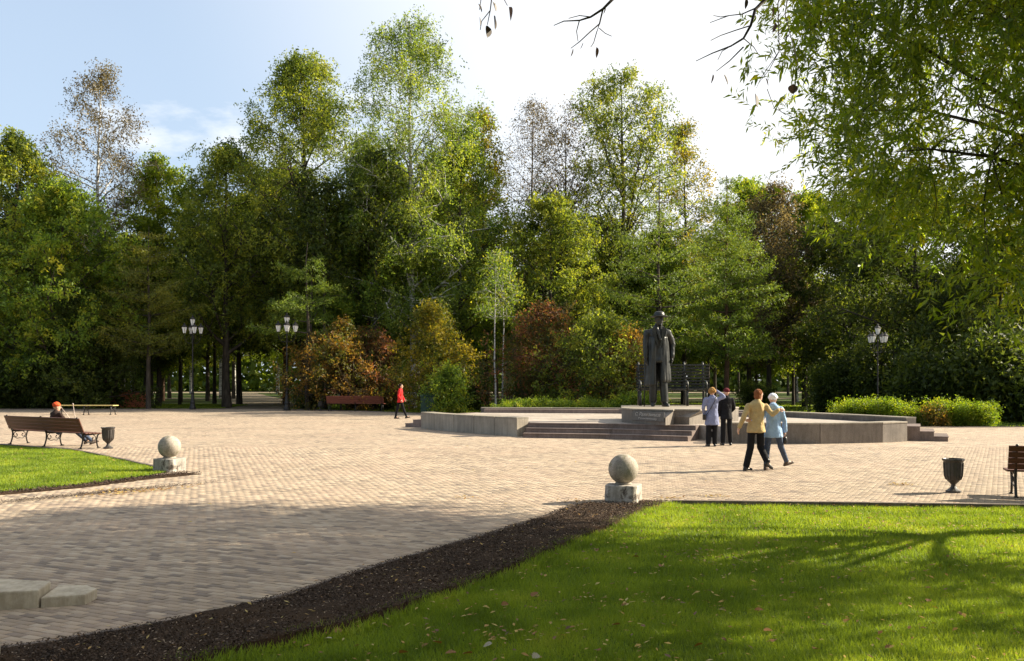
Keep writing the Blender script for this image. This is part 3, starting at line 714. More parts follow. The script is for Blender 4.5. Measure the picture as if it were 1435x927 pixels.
# (name, px, top row, distance, generator, bark, leaf, label)
x, h = XH(24, 195, 66); place('maple_tree', broad(11, h, 3.5, 4.6, 'wide', .24, 34, 6, 60, .20), BK, M['l_olive'], x, 66, label='olive-green broad tree at the left edge, left of the thin-topped birch')
x, h = XH(140, 92, 70); place('birch_tree', broad(12, h, 8, 4.2, 'oval', .24, 38, 7, 34, .15, (.5, .5, .5), 1.0, .5, bendz=-.35, dens=.8, lump=.2), BB, M['l_brown'], x, 70, label='tall half-bare birch with thin brown top above the left trees')
x, h = XH(88, 262, 63); place('maple_tree', broad(13, h, 3.0, 4.6, 'wide', .22, 34, 6, 60, .19), BK, M['l_green'], x, 63, label='green leafy tree below the half-bare birch, behind the seated person')
x, h = XH(222, 226, 71); place('maple_tree', broad(14, h, 4, 3.6, 'oval', .2, 28, 6, 60, .21), BK, M['l_yellowgreen'], x, 71, label='bright yellow-green maple right of the half-bare birch')
x, h = XH(208, 318, 62); place('larch_tree', conifer(15, h, 3.2, 3.6, .16, 15, 5, 16, .17, asp=.3), BK, M['l_larchy'], x, 62, label='yellowing larch with level branches behind the left lamp post')
x, h = XH(428, 78, 70); place('birch_tree', broad(16, h, 5.5, 6.4, 'oval', .34, 58, 7, 56, .17, (.6, .6, .5), .9, .45, bendz=-.1, lump=.28), BK, M['l_olive'], x, 70, label='tall broad olive birch left of the tallest birch')
x, h = XH(318, 205, 68); place('linden_tree', broad(17, h, 5, 4.0, 'oval', .3, 34, 6, 60, .18, (.6, .6, .5), .8, .4), BK, M['l_olive'], x, 68, label='dark olive tree with low left shoulder, between the two left lamp posts')
x, h = XH(578, 32, 66); place('birch_tree', broad(18, h, 6, 4.6, 'col', .26, 48, 7, 60, .15, (.5, .5, .5), .9, .6, bendz=-.3, lump=.22), BB, M['l_birch'], x, 66, label='tallest birch with grey-green hanging foliage and pale trunk')
x, h = XH(645, 175, 68); place('birch_tree', broad(28, h, 4, 3.6, 'oval', .2, 32, 6, 60, .16, (.5, .5, .5), .9, .4, bendz=-.2), BK, M['l_green'], x, 68, label='dark green tree on the right flank of the tallest birch')
x, h = XH(520, 210, 67); place('birch_tree', broad(29, h, 4, 3.6, 'oval', .2, 32, 6, 60, .16, (.5, .5, .5), .9, .4, bendz=-.2), BK, M['l_green'], x, 67, label='dark green tree on the left flank of the tallest birch')
x, h = XH(682, 152, 72); place('maple_tree', broad(19, h, 10, 1.8, 'oval', .14, 22, 4, 26, .20, (.4, .4, .4), .8), BK, M['l_gold'], x, 72, label='slim tree with golden orange top right of the tallest birch')
x, h = XH(745, 138, 76); place('birch_tree', broad(20, h, 8, 3.6, 'oval', .18, 52, 9, 9, .14, (.5, .5, .5), .9, .3, bendz=-.15, dens=.7), M['twig'], M['l_brown'], x, 76, label='bare pale-twigged birch in the sky gap, left of the big olive tree')
x, h = XH(792, 150, 74); place('maple_tree', broad(21, h, 7, 3.2, 'vase', .18, 48, 9, 12, .16, (.4, .4, .4), 1.3, .1, dens=.8), BK, M['l_brown'], x, 74, label='nearly bare upright tree left of the big olive tree')
x, h = XH(868, 108, 72); place('linden_tree', broad(22, h, 5, 5.0, 'col', .3, 50, 7, 42, .17, (.55, .55, .5), 1.1, .2, lump=.25), BK, M['l_olive'], x, 72, label='big olive-brown tree rising behind the statue to the left')
x, h = XH(770, 285, 66); place('maple_tree', broad(23, h, 3, 4.6, 'oval', .22, 36, 6, 62, .18), BK, M['l_olive'], x, 66, label='olive tree with low round crown behind the reddish shrub')
x, h = XH(958, 172, 76); place('maple_tree', broad(24, h, 6, 2.6, 'oval', .2, 26, 6, 26, .18, (.5, .5, .5), .9, .2), BK, M['l_gold'], x, 76, label='thin golden-tinted tree right of the big olive tree')
x, h = XH(923, 230, 56); place('larch_tree', conifer(25, h, 3.6, 4.6, .15, 17, 4, 13, .15, asp=.3), BK, M['l_larch'], x, 56, label='green larch with long level branches standing behind the statue')
x, h = XH(1018, 246, 60); place('larch_tree', conifer(26, h, 2.8, 4.0, .17, 21, 7, 17, .16, asp=.32), BR_, M['l_larch'], x, 60, label='denser green larch right of the statue, behind the lavender coat woman')
x, h = XH(1078, 262, 66); place('maple_tree', broad(27, h, 3.5, 3.0, 'oval', .2, 32, 6, 34, .17, (.5, .5, .5), .9, .2), BK, M['l_brown'], x, 66, label='brownish thin-leaved tree above the walking couple')
x, h = XH(1050, 258, 72); place('maple_tree', broad(37, h, 3.5, 3.6, 'oval', .2, 36, 7, 56, .18), BK, M['l_green'], x, 72, label='round green tree filling the gap right of the denser larch')
x, h = XH(1128, 275, 70); place('maple_tree', broad(30, h, 3.5, 3.2, 'oval', .2, 30, 6, 56, .19), BK, M['l_yellowgreen'], x, 70, label='yellow-green tree above the walking couple, left of the hanging willow')
x, h = XH(415, 338, 60); place('larch_tree', conifer(31, h, 4.4, 3.8, .15, 9, 4, 18, .15, asp=.3), BK, M['l_larch'], x + .6, 60.5, label='green larch with drooping level boughs above the second lamp post')
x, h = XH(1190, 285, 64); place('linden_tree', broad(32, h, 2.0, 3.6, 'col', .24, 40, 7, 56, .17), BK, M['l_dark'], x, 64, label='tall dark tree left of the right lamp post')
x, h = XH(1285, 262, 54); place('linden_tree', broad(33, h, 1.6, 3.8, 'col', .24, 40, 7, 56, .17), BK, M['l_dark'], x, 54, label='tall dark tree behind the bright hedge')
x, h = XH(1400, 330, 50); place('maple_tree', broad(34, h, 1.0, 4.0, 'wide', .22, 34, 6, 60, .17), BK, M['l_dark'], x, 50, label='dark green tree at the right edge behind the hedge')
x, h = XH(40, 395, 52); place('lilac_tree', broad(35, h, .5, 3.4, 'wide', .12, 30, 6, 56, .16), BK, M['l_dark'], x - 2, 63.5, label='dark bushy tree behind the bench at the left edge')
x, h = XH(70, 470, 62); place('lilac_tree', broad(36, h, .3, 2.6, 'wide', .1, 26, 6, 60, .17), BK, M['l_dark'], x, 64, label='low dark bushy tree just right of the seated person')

# shrubs along the plaza edge
x, h = XH(482, 462, 61); place('rowan_shrub', broad(41, h, .8, 2.6, 'wide', .07, 32, 6, 30, .14, (.22, .22, .2), lump=.9, strand=.45), BK, M['l_orange'], x, 60, label='orange and green shrub behind the brown bench', cat='shrub')
x, h = XH(520, 470, 60); place('rowan_shrub', broad(42, h, .8, 2.2, 'wide', .07, 28, 6, 27, .14, (.22, .22, .2), lump=.9, strand=.45), BK, M['l_red'], x, 60.8, label='dark reddish shrub behind the right end of the brown bench', cat='shrub')
x, h = XH(606, 432, 57); place('rowan_shrub', broad(43, h, .5, 1.9, 'oval', .08, 30, 6, 30, .14, (.22, .22, .2), lump=.8, strand=.45), BK, M['l_gold'], x, 57, label='golden yellow shrub right of the person in red', cat='shrub')
x, h = XH(628, 520, 53); place('leafy_shrub', broad(44, h, .1, 1.0, 'oval', .04, 18, 5, 34, .12, (.2, .2, .2)), BK, M['l_green'], x, 53, label='small green shrub at the left end of the low wall', cat='shrub')
x, h = XH(762, 432, 56); place('rowan_shrub', broad(45, h, .6, 2.6, 'wide', .08, 34, 6, 25, .14, (.22, .22, .2), lump=.9, strand=.45), BK, M['l_red'], x, 56, label='reddish-pink leaved shrub left of the statue', cat='shrub')
x, h = XH(842, 446, 54); place('rowan_shrub', broad(46, h, .4, 3.0, 'wide', .08, 36, 6, 34, .14, (.22, .22, .2), lump=.9, strand=.45), BK, M['l_olive'], x, 54, label='wide olive shrub between the reddish shrub and the statue', cat='shrub')
x, h = XH(885, 470, 53); place('rowan_shrub', broad(47, h, .4, 1.8, 'wide', .06, 28, 6, 27, .14, (.22, .22, .2), lump=.9, strand=.45), BK, M['l_orange'], x, 53, label='orange-tinted shrub just left of the statue', cat='shrub')
# slim birch stems behind the low wall
for i, (px, d) in enumerate(((695, 55), (704, 57))):
    x, h = XH(px, 300, d); place('birch_tree', broad(50 + i, h * .8, h * .45, 1.0, 'oval', .06, 8, 4, 14, .13, (.3, .3, .3)), BB, M['l_green'], x, d, label=('slim pale birch stem behind the low wall, the left of the pair', 'slim pale birch stem behind the low wall, the right of the pair')[i])

# the wood behind: a few crown forms, many copies
SKY = [(-400, 250), (0, 205), (60, 230), (190, 240), (262, 300), (275, 262), (330, 215), (380, 150), (500, 220), (520, 150), (640, 150), (660, 230), (700, 300), (820, 250), (930, 250), (990, 270), (1080, 285), (1150, 320), (1250, 300), (1435, 260), (1900, 240)]
def skyrow(px): return float(np.interp(px, [a for a, b in SKY], [b for a, b in SKY]))
FILL = []
for i, (sd, leafm, bk) in enumerate(((61, 'l_green', BK), (62, 'l_olive', BK), (63, 'l_dark', BK), (64, 'l_yellowgreen', BB), (65, 'l_olive', BR_))):
    t, c = broad(sd, 18, 5.0, 4.0, 'oval', .24, 30, 6, 44, .25, (.65, .65, .5), .8, .2, twigs=False); t.materials.append(bk); c.materials.append(M[leafm]); FILL.append((t, c))
fk = ['dark-trunked green tree standing in the wood behind the square', 'olive tree standing in the wood behind the square', 'dark green tree standing in the wood behind the square',
      'pale-trunked yellow-green tree standing in the wood behind the square', 'olive tree with reddish bark standing in the wood behind the square']
pos = []
rf = random.Random(5)
for row, (d0, n, x0, x1) in enumerate(((73, 15, -150, 1560), (80, 18, -200, 1600), (90, 20, -200, 1600), (102, 22, -250, 1700), (118, 24, -300, 1750), (136, 24, -350, 1800))):
    for i in range(n):
        px = x0 + (x1 - x0) * (i + rf.uniform(.1, .9)) / n; d = d0 + rf.uniform(-4, 4)
        if 345 < px < 400 and row < 5: continue
        hmax = 1.9 + (HOR - skyrow(px) - rf.uniform(60, 150)) * d / FPX
        if row >= 4: hmax = min(hmax, 17)
        k = rf.choice((0, 1, 1, 2, 3, 3, 4)); s = max(.38, min(1.5, hmax / 18))
        t, c = FILL[k]; root = empty('park_tree', ((px - CXP) * d / FPX, d, -.09), rf.uniform(0, 6.28), fk[k], 'tree', 'trees filling the wood behind the square: ' + ('green', 'olive', 'dark green', 'yellow-green', 'reddish bark')[k], s)
        link('trunk', t, None, root); link('crown', c, None, root)
# unseen trees added round the camera to block sky light from the foreground
for i, (x_, y_, k_) in enumerate(((-14, -7, 1), (-5, -13, 0), (7, -9, 2), (15, -3, 1), (-24, -2, 0), (21, 1, 3), (-34, 4, 2), (0, -22, 1), (16, -16, 0), (-10.5, .5, 1), (1.5, -6, 0), (9.5, -3.2, 2), (-4.2, -5.2, 1), (15, -9, 3))):
    t, c = FILL[k_]; root = empty('park_tree', (x_, y_, -.09), i * 1.3, fk[k_].replace('standing in the wood behind the square', 'added out of view round the camera to block sky light'), 'tree', 'added unseen trees blocking sky light round the camera', .8)
    link('trunk', t, None, root); link('crown', c, None, root)
# bare lower trunks seen between: slender stems
t0, c0 = broad(70, 15, 9, 2.2, 'oval', .15, 14, 4, 26, .22, (.5, .5, .4), .8, twigs=False); t0.materials.append(BK); c0.materials.append(M['l_dark'])
for i in range(46):
    px = rf.uniform(-60, 1500); d = rf.uniform(64, 100)
    if 340 < px < 405 or (px > 900 and d < 72): continue
    root = empty('slender_tree', ((px - CXP) * d / FPX, d, -.09), rf.uniform(0, 6.28), 'slender dark-stemmed tree with high crown in the wood', 'tree', 'slender trees in the wood', max(.5, min(1.15, (1.9 + (HOR - skyrow(px) - 60) * d / FPX) / 15)))
    link('trunk', t0, None, root); link('crown', c0, None, root)
# far wood: one mass beyond
g = np.random.default_rng(3); n = 60000
xx = g.uniform(-170, 170, n); yy = g.uniform(156, 172, n); zz = 15 * g.random(n) ** 1.1 * (1 + .25 * np.sin(xx * .31) + .2 * np.sin(xx * .13 + 1))
a = g.normal(0, 1, (n, 3)); a /= np.linalg.norm(a, axis=1)[:, None]; b = np.cross(a, g.normal(0, 1, (n, 3))); b /= np.linalg.norm(b, axis=1)[:, None]
p = np.stack([xx, yy, zz], 1); V = np.stack([p - b * .5, p + b * .5, p + a * 1.4], 1).reshape(-1, 3); i4 = np.arange(n) * 3
fw = link('far_wood', npmesh('far_wood', V, np.stack([i4, i4 + 1, i4 + 2], 1), g.random(n)), M['l_birch']); tag(fw, 'far-off mass of foliage closing the view between the trunks', kind='stuff')

# hedges
def bush(seed, h, r, leaf, k=50, ls=.09, sp=(.12, .12, .12)):
    T = Tree(seed)
    for i in range(16):
        a = T.r.uniform(0, 6.28); rr = r * T.r.uniform(.3, 1) ; hh = h * T.r.uniform(.55, 1.0)
        pts, _ = T.curve((T.r.gauss(0, .08), T.r.gauss(0, .08), 0), (math.cos(a) * rr, math.sin(a) * rr, hh), math.hypot(rr, hh), 4, .1)
        T.tube(pts, [.014, .011, .009, .006, .003], 4)
        for j in (1, 2, 3, 4):
            for q in range(3): T.cl.append((pts[j][0] + T.r.gauss(0, .13), pts[j][1] + T.r.gauss(0, .13), max(.1, pts[j][2] + T.r.gauss(0, .1)), T.r.uniform(.5, 1.1)))
    t = T.trunkmesh(); c = T.leaves(k, ls, sp, 0, .55, down=-.2)
    t.materials.append(M['bark']); c.materials.append(M[leaf]); return t, c
ORD = ['leftmost', 'second', 'third', 'fourth', 'fifth', 'sixth', 'seventh', 'eighth', 'ninth', 'tenth', 'eleventh', 'twelfth', 'thirteenth', 'fourteenth', 'fifteenth', 'sixteenth']
HB = [bush(80 + i, 1.2, .62, 'l_hedge') for i in range(3)] 
hb_or = bush(84, .8, .4, 'l_orange', 20)
n = 11
for i in range(n):
    f = i / (n - 1); px = 1172 + f * 205; d = 41.5 - f * 2.0 + uni(-.2, .2); m = HB[i % 3]
    root = empty('hedge_bush', ((px - CXP) * d / FPX, d, -.09), uni(0, 6.28), ('bright yellow-green bush, %s in the row right of the monument' % (ORD[i] if i == 0 else 'rightmost' if i == n - 1 else ORD[i] + ' from the left')), 'bush', 'bright bushes in the row right of the monument', uni(.55, .98))
    link('stem', m[0], None, root); link('foliage', m[1], None, root)
root = empty('orange_bush', ((1311 - CXP) * 39.4 / FPX, 39.4, -.09), 0, 'small orange-leaved bush in the middle of the bright hedge', 'bush'); link('stem', hb_or[0], None, root); link('foliage', hb_or[1], None, root)
HG = [bush(90 + i, .75, .6, 'l_green', 60, .08) for i in range(2)]
for i in range(16):
    f = i / 15; px = 706 + f * 200; d = 49.0 + uni(-.4, .4) ; m = HG[i % 2]
    root = empty('low_bush', ((px - CXP) * d / FPX, d, -.09), uni(0, 6.28), ('low green bush behind the back wall, %s' % ('leftmost of the row' if i == 0 else 'nearest the statue' if i == 15 else ORD[i] + ' from the left')), 'bush', 'low bushes behind the back wall', uni(.8, 1.1) * (1.35 if f > .9 else 1))
    link('stem', m[0], None, root); link('foliage', m[1], None, root)
# dark undergrowth masses
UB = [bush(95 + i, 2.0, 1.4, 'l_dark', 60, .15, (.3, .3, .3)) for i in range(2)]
UBL = iter(['beyond the left edge of the view', 'at the left edge behind the long bench', 'just right of the seated person', 'behind the lamp post beside the orange shrub', 'behind the middle of the brick-red bench', 'behind the person in red', 'behind the golden shrub', 'right of the golden shrub', 'behind the reddish shrub', 'left behind the wide olive shrub', 'behind the wide olive shrub', 'behind the walking couple', 'left of the right lamp post', 'at the foot of the right lamp post', 'behind the left end of the bright hedge', 'behind the orange-leaved bush', 'behind the right half of the bright hedge', 'just right of the bright hedge', 'at the right edge above the paving', 'beyond the right edge of the view', 'farther back, right of the bright hedge'])
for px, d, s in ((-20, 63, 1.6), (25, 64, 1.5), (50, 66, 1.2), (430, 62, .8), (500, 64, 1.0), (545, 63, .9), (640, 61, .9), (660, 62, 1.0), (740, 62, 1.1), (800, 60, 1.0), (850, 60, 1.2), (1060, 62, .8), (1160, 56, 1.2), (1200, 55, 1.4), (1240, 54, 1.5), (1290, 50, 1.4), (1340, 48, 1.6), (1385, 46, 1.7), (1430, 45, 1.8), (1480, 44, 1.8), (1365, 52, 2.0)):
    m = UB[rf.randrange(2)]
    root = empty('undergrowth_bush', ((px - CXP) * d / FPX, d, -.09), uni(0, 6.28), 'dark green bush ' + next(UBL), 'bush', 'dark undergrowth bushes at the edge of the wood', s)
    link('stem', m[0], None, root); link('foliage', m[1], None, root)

# ------------------------------------------------------------------ the near willow on the right
def crown_outline(x, y, z, r):
    "trimmed so its cast shadow leaves the lawn corner lit, hanging lower on the right than on the left"
    xs, ys = x - 1.665 * z, y - .477 * z  # where the cast shadow lands; the crown is shaped to steer its shade
    if ys > np.interp(xs, [-9, -1, .5, 1.5, 9], [14.4, 13.9, 12.0, 10.4, 9.7]) + 1.3 * noise.noise(Vector((xs * .4, ys * .3, 2))) + r.gauss(0, .2): return False
    n_ = noise.noise(Vector((x * .6, y * .9, z * .8 + 5)))
    if (xs > 1.2 and n_ < .10) or (ys > 11.3 and n_ < -.02): return False
    u, v = x / y, (z - EYE) / y
    return u > .318 + .02 * math.sin(z * 2.1 + y) and v > np.interp(u, [.25, .285, .306, .33, .4, .53, .7], [.32, .25, .17, .12, .085, .058, .04]) + r.gauss(0, .008)
def boughs(seed, cx, cy, ctr, rad, ok, nt=460, nlimb=44, per=34, th=.34, ls=.13, sp=.38):
    "weeping broadleaf: limbs reach into the crown's volume, side boughs end in hanging bunches of leafy twigs"
    T = Tree(seed); r, g = T.r, T.g
    tp, _ = T.curve((0, 0, 0), (-.05, .03, 1), 4.4, 5, .06); T.tube(tp, [th * 1.3, th, th * .92, th * .88, th * .84, th * .7], 12)
    tg = []
    while len(tg) < nt:
        v = g.uniform(-1, 1, 3)
        if v @ v > 1 or v @ v < .05: continue
        p = np.array(ctr) + v * np.array(rad)
        if ok(p[0] + cx, p[1] + cy, p[2], r): tg.append(p)
    tg = np.array(tg); first = [0]; dd = np.linalg.norm(tg - tg[0], axis=1)
    for _ in range(nlimb - 1): k = int(dd.argmax()); first.append(k); dd = np.minimum(dd, np.linalg.norm(tg - tg[k], axis=1))
    nodes, nrad = [], []
    def reach(p0, p1, r0, r1, arch, n=7):
        p0, p1 = np.array(p0), np.array(p1); L0 = np.linalg.norm(p1 - p0); w1, w2 = g.normal(0, .05 * L0, 3), g.normal(0, .04 * L0, 3)
        pts = [p0 + (p1 - p0) * t + np.array([0, 0, arch * L0]) * math.sin(math.pi * t ** .8) + w1 * math.sin(math.pi * t) + w2 * math.sin(2 * math.pi * t) for t in np.linspace(0, 1, n)]
        rr = np.linspace(r0, r1, n); T.tube(pts, rr, 6 if r0 > .02 else 4); return pts, rr
    for k in first:
        e = tg[k]; L0 = np.linalg.norm(e - np.array(tp[4])); pts, rr = reach(tp[r.choice((3, 4, 5))], e, .018 + .006 * L0, .005, .10)
        nodes += pts[2:]; nrad += list(rr[2:])
    N = np.array(nodes); NR = np.array(nrad); tw = []
    for k, e in enumerate(tg):
        d = np.linalg.norm(N - e + np.array([0, 0, .3]), axis=1); q = int(d.argmin())
        if k not in first: pts, _ = reach(N[q], e, min(NR[q] * .6, .02), .004, .06, 5)
        else: pts = [e]
        out = e - np.array(ctr); out = out / (np.linalg.norm(out) + .01)
        for q2 in range(int(per * r.uniform(.5, 1.4))):
            dv = g.normal(0, 1, 3) + out * .5; dv[2] -= .2
            off = g.normal(0, 1, 3) * sp * np.array([1, 1, .8]) if r.random() < .75 else (pts[-1 - r.randrange(min(3, len(pts)))] - e) + g.normal(0, .12, 3)
            tw.append((e + off, dv, r.uniform(.22, .55)))
    tws = np.array([t[0] for t in tw]); dr = np.array([t[1] for t in tw]); dr /= np.linalg.norm(dr, axis=1)[:, None]; tl = np.array([t[2] for t in tw]); n = len(tw)
    L_ = 12; u = (np.arange(L_) + .5) / L_
    P = tws[:, None] + dr[:, None] * (tl[:, None, None] * u[None, :, None]) + np.array([0, 0, -.2]) * (tl[:, None, None] * (u ** 2)[None, :, None])
    tri = np.array([[.003, 0, 0], [-.002, .0025, 0], [-.002, -.0025, 0]])
    TV = np.concatenate([tws[:, None] + tri, P[:, 5][:, None] + tri * .8, P[:, -1][:, None] + tri * .4], 1).reshape(-1, 3); o9 = (np.arange(n) * 9)[:, None, None]
    TF = (np.array([[a_ * 3 + k_, a_ * 3 + (k_ + 1) % 3, a_ * 3 + 3 + (k_ + 1) % 3, a_ * 3 + 3 + k_] for a_ in (0, 1) for k_ in (0,)])[None] + o9).reshape(-1, 4) + T.nv
    T.tv.append(TV); T.tf.append(TF); T.nv += len(TV)
    side = np.cross(dr, g.normal(0, 1, (n, 3))); side /= np.linalg.norm(side, axis=1)[:, None]
    sg = np.where(np.arange(L_) % 2 == 0, 1, -1)[None, :, None]
    ax = dr[:, None] * .75 + side[:, None] * sg * .75 + g.normal(0, .25, (n, L_, 3)); ax[..., 2] -= .12; ax /= np.linalg.norm(ax, axis=2)[..., None]
    P = P.reshape(-1, 3); ax = ax.reshape(-1, 3); m = len(P)
    b = np.cross(ax, g.normal(0, 1, (m, 3))); b /= np.linalg.norm(b, axis=1)[:, None]; nn = np.cross(ax, b)
    l = (ls * g.uniform(.55, 1.25, m))[:, None]; w = l * g.uniform(.10, .17, m)[:, None]
    V = np.stack([P, P + ax * l * .42 + b * w + nn * w * .3, P + ax * l + np.array([0, 0, -.12]) * l, P + ax * l * .42 - b * w + nn * w * .3], 1).reshape(-1, 3)
    i = np.arange(m) * 4
    return T.trunkmesh(), npmesh('crown', V, np.stack([i, i + 1, i + 2, i + 3], 1), np.clip(np.repeat(g.normal(.45, .2, n), L_) + g.normal(0, .15, m), 0, 1))
place('willow_tree', boughs(101, 9.8, 13.3, (0, .2, 7.2), (7.0, 5.0, 5.6), crown_outline, nt=720, per=36, th=.22), BK, M['l_willow'], 9.8, 13.3, label='near willow with narrow leaves hanging in from the right', z=-.06)
# ------------------------------------------------------------------ near linden whose twig ends hang in at the top
def linden():
    root = empty('linden_tree', (2.6, -1.2, -.06), 0, 'near linden whose bare twig ends and last leaves hang in at the top', 'tree')
    T = Tree(120); r = T.r
    tp = [(0, 0, 0), (.02, 0, 1.2), (.05, .05, 2.4), (.0, .1, 3.6), (-.05, .15, 5.2), (-.1, .2, 7.2), (-.1, .2, 9.5)]
    T.tube(tp, [.26, .21, .19, .17, .14, .09, .04], 12)
    def w(px, py, d): x, y, z = P3(px, py, d); return (x - 2.6, y + 1.2, z + .06)
    def limb(a, b, r0, r1, up=.5):
        a, b = np.array(a), np.array(b); pts = [a + (b - a) * t + np.array([0, 0, up * math.sin(math.pi * t)]) for t in np.linspace(0, 1, 7)]
        T.tube(pts, np.linspace(r0, r1, 7), 7); return b
    A = limb(tp[3], w(700, -120, 4.6), .07, .014, .5)
    B = limb(tp[3], w(905, -60, 4.7), .07, .012, .5)
    Cc = limb(tp[3], w(1085, -30, 4.8), .07, .012, .45)
    D = limb(tp[4], w(1110, -40, 4.4), .06, .012, .3)
    def twig(pts, d, r0=.006, r1=.0018):
        P = [w(px, py, d + .05 * math.sin(i * 1.7)) for i, (px, py) in enumerate(pts)]
        T.tube(P, np.linspace(r0, r1, len(P)), 5)
    twig([(700, -120), (694, -60), (690, -10), (687, 15), (683, 35)], 4.6, .005)
    twig([(694, -60), (704, -5), (711, 8)], 4.6, .003); twig([(690, -20), (674, 0), (672, 14)], 4.6, .003); twig([(687, 15), (675, 30), (673, 42)], 4.6, .0025)
    twig([(905, -60), (880, -22), (858, 0), (845, 13), (828, 24), (812, 29), (790, 30), (776, 36)], 4.7, .010)
    twig([(845, 13), (840, 34), (826, 46), (812, 59), (800, 68)], 4.7, .0045); twig([(840, 34), (836, 46), (832, 60), (828, 66)], 4.7, .003); twig([(840, 40), (848, 47), (857, 51)], 4.7, .0025)
    twig([(812, 29), (808, 44), (810, 58)], 4.7, .003); twig([(828, 24), (812, 22), (797, 26)], 4.7, .003)
    twig([(1085, -30), (1072, 0), (1058, 14), (1052, 36), (1042, 54), (1024, 65), (998, 75), (975, 86)], 4.8, .011)
    twig([(1042, 66), (1022, 86), (1004, 100)], 4.8, .004); twig([(1058, 12), (1040, 20), (1022, 22), (995, 32)], 4.8, .004); twig([(1052, 36), (1030, 43), (1010, 50), (996, 57)], 4.8, .0035)
    twig([(1042, 54), (1056, 66), (1064, 78)], 4.8, .003); twig([(1022, 22), (1010, 24), (1000, 22)], 4.8, .0025); twig([(1024, 65), (1012, 72), (1006, 84)], 4.8, .0025)
    twig([(1110, -40), (1090, 5), (1092, 72), (1078, 98), (1063, 117)], 4.4, .0035, .001); twig([(1075, 125), (1085, 152), (1122, 170)], 4.4, .002, .001)
    twig([(1110, -40), (1100, 20), (1118, 90), (1121, 108)], 4.6, .0035, .001); twig([(1092, 72), (1066, 110), (1060, 124)], 4.4, .002, .001)
    # upper crown, above the view
    for i in range(16):
        z0 = 4.6 + 4.6 * i / 16; a = 2.4 * i; rr = 2.6 * (1 - .4 * i / 16) 
        e = np.array([math.cos(a) * rr, -abs(math.sin(a)) * rr * .9 - .3, z0 + 1.2]); s0 = np.array([-.05, .15, z0])
        pts = [s0 + (e - s0) * t + np.array([0, 0, .2 * math.sin(3 * t)]) for t in np.linspace(0, 1, 5)]; T.tube(pts, [.05, .04, .03, .02, .01], 5)
        for j in (2, 3, 4): 
            for q in range(2): T.cl.append((*(pts[j] + T.g.normal(0, .25, 3)), 1))
    t = T.trunkmesh(); t.materials.append(M['iron2'] if False else M['bark']); link('trunk', t, None, root)
    c = T.leaves(50, .09, (.3, .3, .25)); c.materials.append(M['l_green']); link('crown', c, None, root)
    rl_ = leaf_shape(.07, .034, .3); rl_.materials.append(M['l_dry'])
    pod = leaf_shape(.055, .011, .5); pod.materials.append(M['l_dry'])
    for px, py, d, sc, me, ry in ((690, 2, 4.6, .75, rl_, 1.2), (692, 22, 4.6, 1.0, rl_, 1.5), (683, 36, 4.6, .85, rl_, 1.6), (713, 10, 4.6, 1.0, rl_, 1.45), (670, 5, 4.6, .9, pod, 1.2), (672, 24, 4.6, .8, pod, 1.5),
                                  (1058, 131, 4.4, .95, rl_, 1.5), (1112, 118, 4.6, .7, rl_, 1.7), (803, 68, 4.7, .8, pod, 1.9), (817, 60, 4.7, .7, pod, 2.0), (836, 66, 4.7, 1.0, pod, 1.6), (848, 10, 4.7, .7, pod, 1.8),
                                  (999, 104, 4.8, .9, pod, 1.8), (1014, 104, 4.8, 1.15, pod, 1.1), (1082, 10, 4.6, .9, pod, 1.5), (1087, 32, 4.6, 1.0, pod, 1.9), (1105, 48, 4.6, .8, pod, 2.4), (1073, 110, 4.4, .7, pod, 1.2), (1046, -2, 4.8, 1.0, pod, 1.7)):
        o = link('leaf', me, None, root, loc=w(px, py, d), rot=(uni(-.9, .9), ry, uni(-.6, .6))); o.scale = (sc, sc, sc)
linden()
# a second tree outside the view on the right, shading the near lawn

# ------------------------------------------------------------------ monument platform
ZP = .45
W1 = [(-3.55, 37.6), (-2.9, 36.2), (-1.35, 34.0), (.17, 32.1)]            # left front wall, outer face
W2 = [(6.4, 28.9), (9.1, 28.45), (11.15, 29.0), (12.15, 29.6)]            # right front wall
W3 = [(-1.35, 42.9), (1.8, 42.6), (4.9, 42.0), (8.0, 40.2), (10.7, 37.5), (12.2, 34.6), (13.3, 31.7)]   # back wall
PLAT = [(-3.2, 37.8)] + [(-2.5, 36.5), (-1.0, 34.4), (.55, 32.5), (3.35, 31.9), (5.9, 30.6), (6.7, 29.4), (9.1, 28.9), (10.9, 29.4), (11.8, 29.9), (12.7, 31.9), (11.7, 34.4), (10.3, 37.1), (7.7, 39.7), (4.8, 41.5), (1.7, 42.1), (-1.2, 42.4)]
pm = MB(); pm.prism(PLAT, -.05, ZP); plat = empty('monument_platform', (0, 0, 0), 0, 'low stone platform of the monument with its steps', 'platform')
pm.obj('platform_floor', M['floor'], plat)
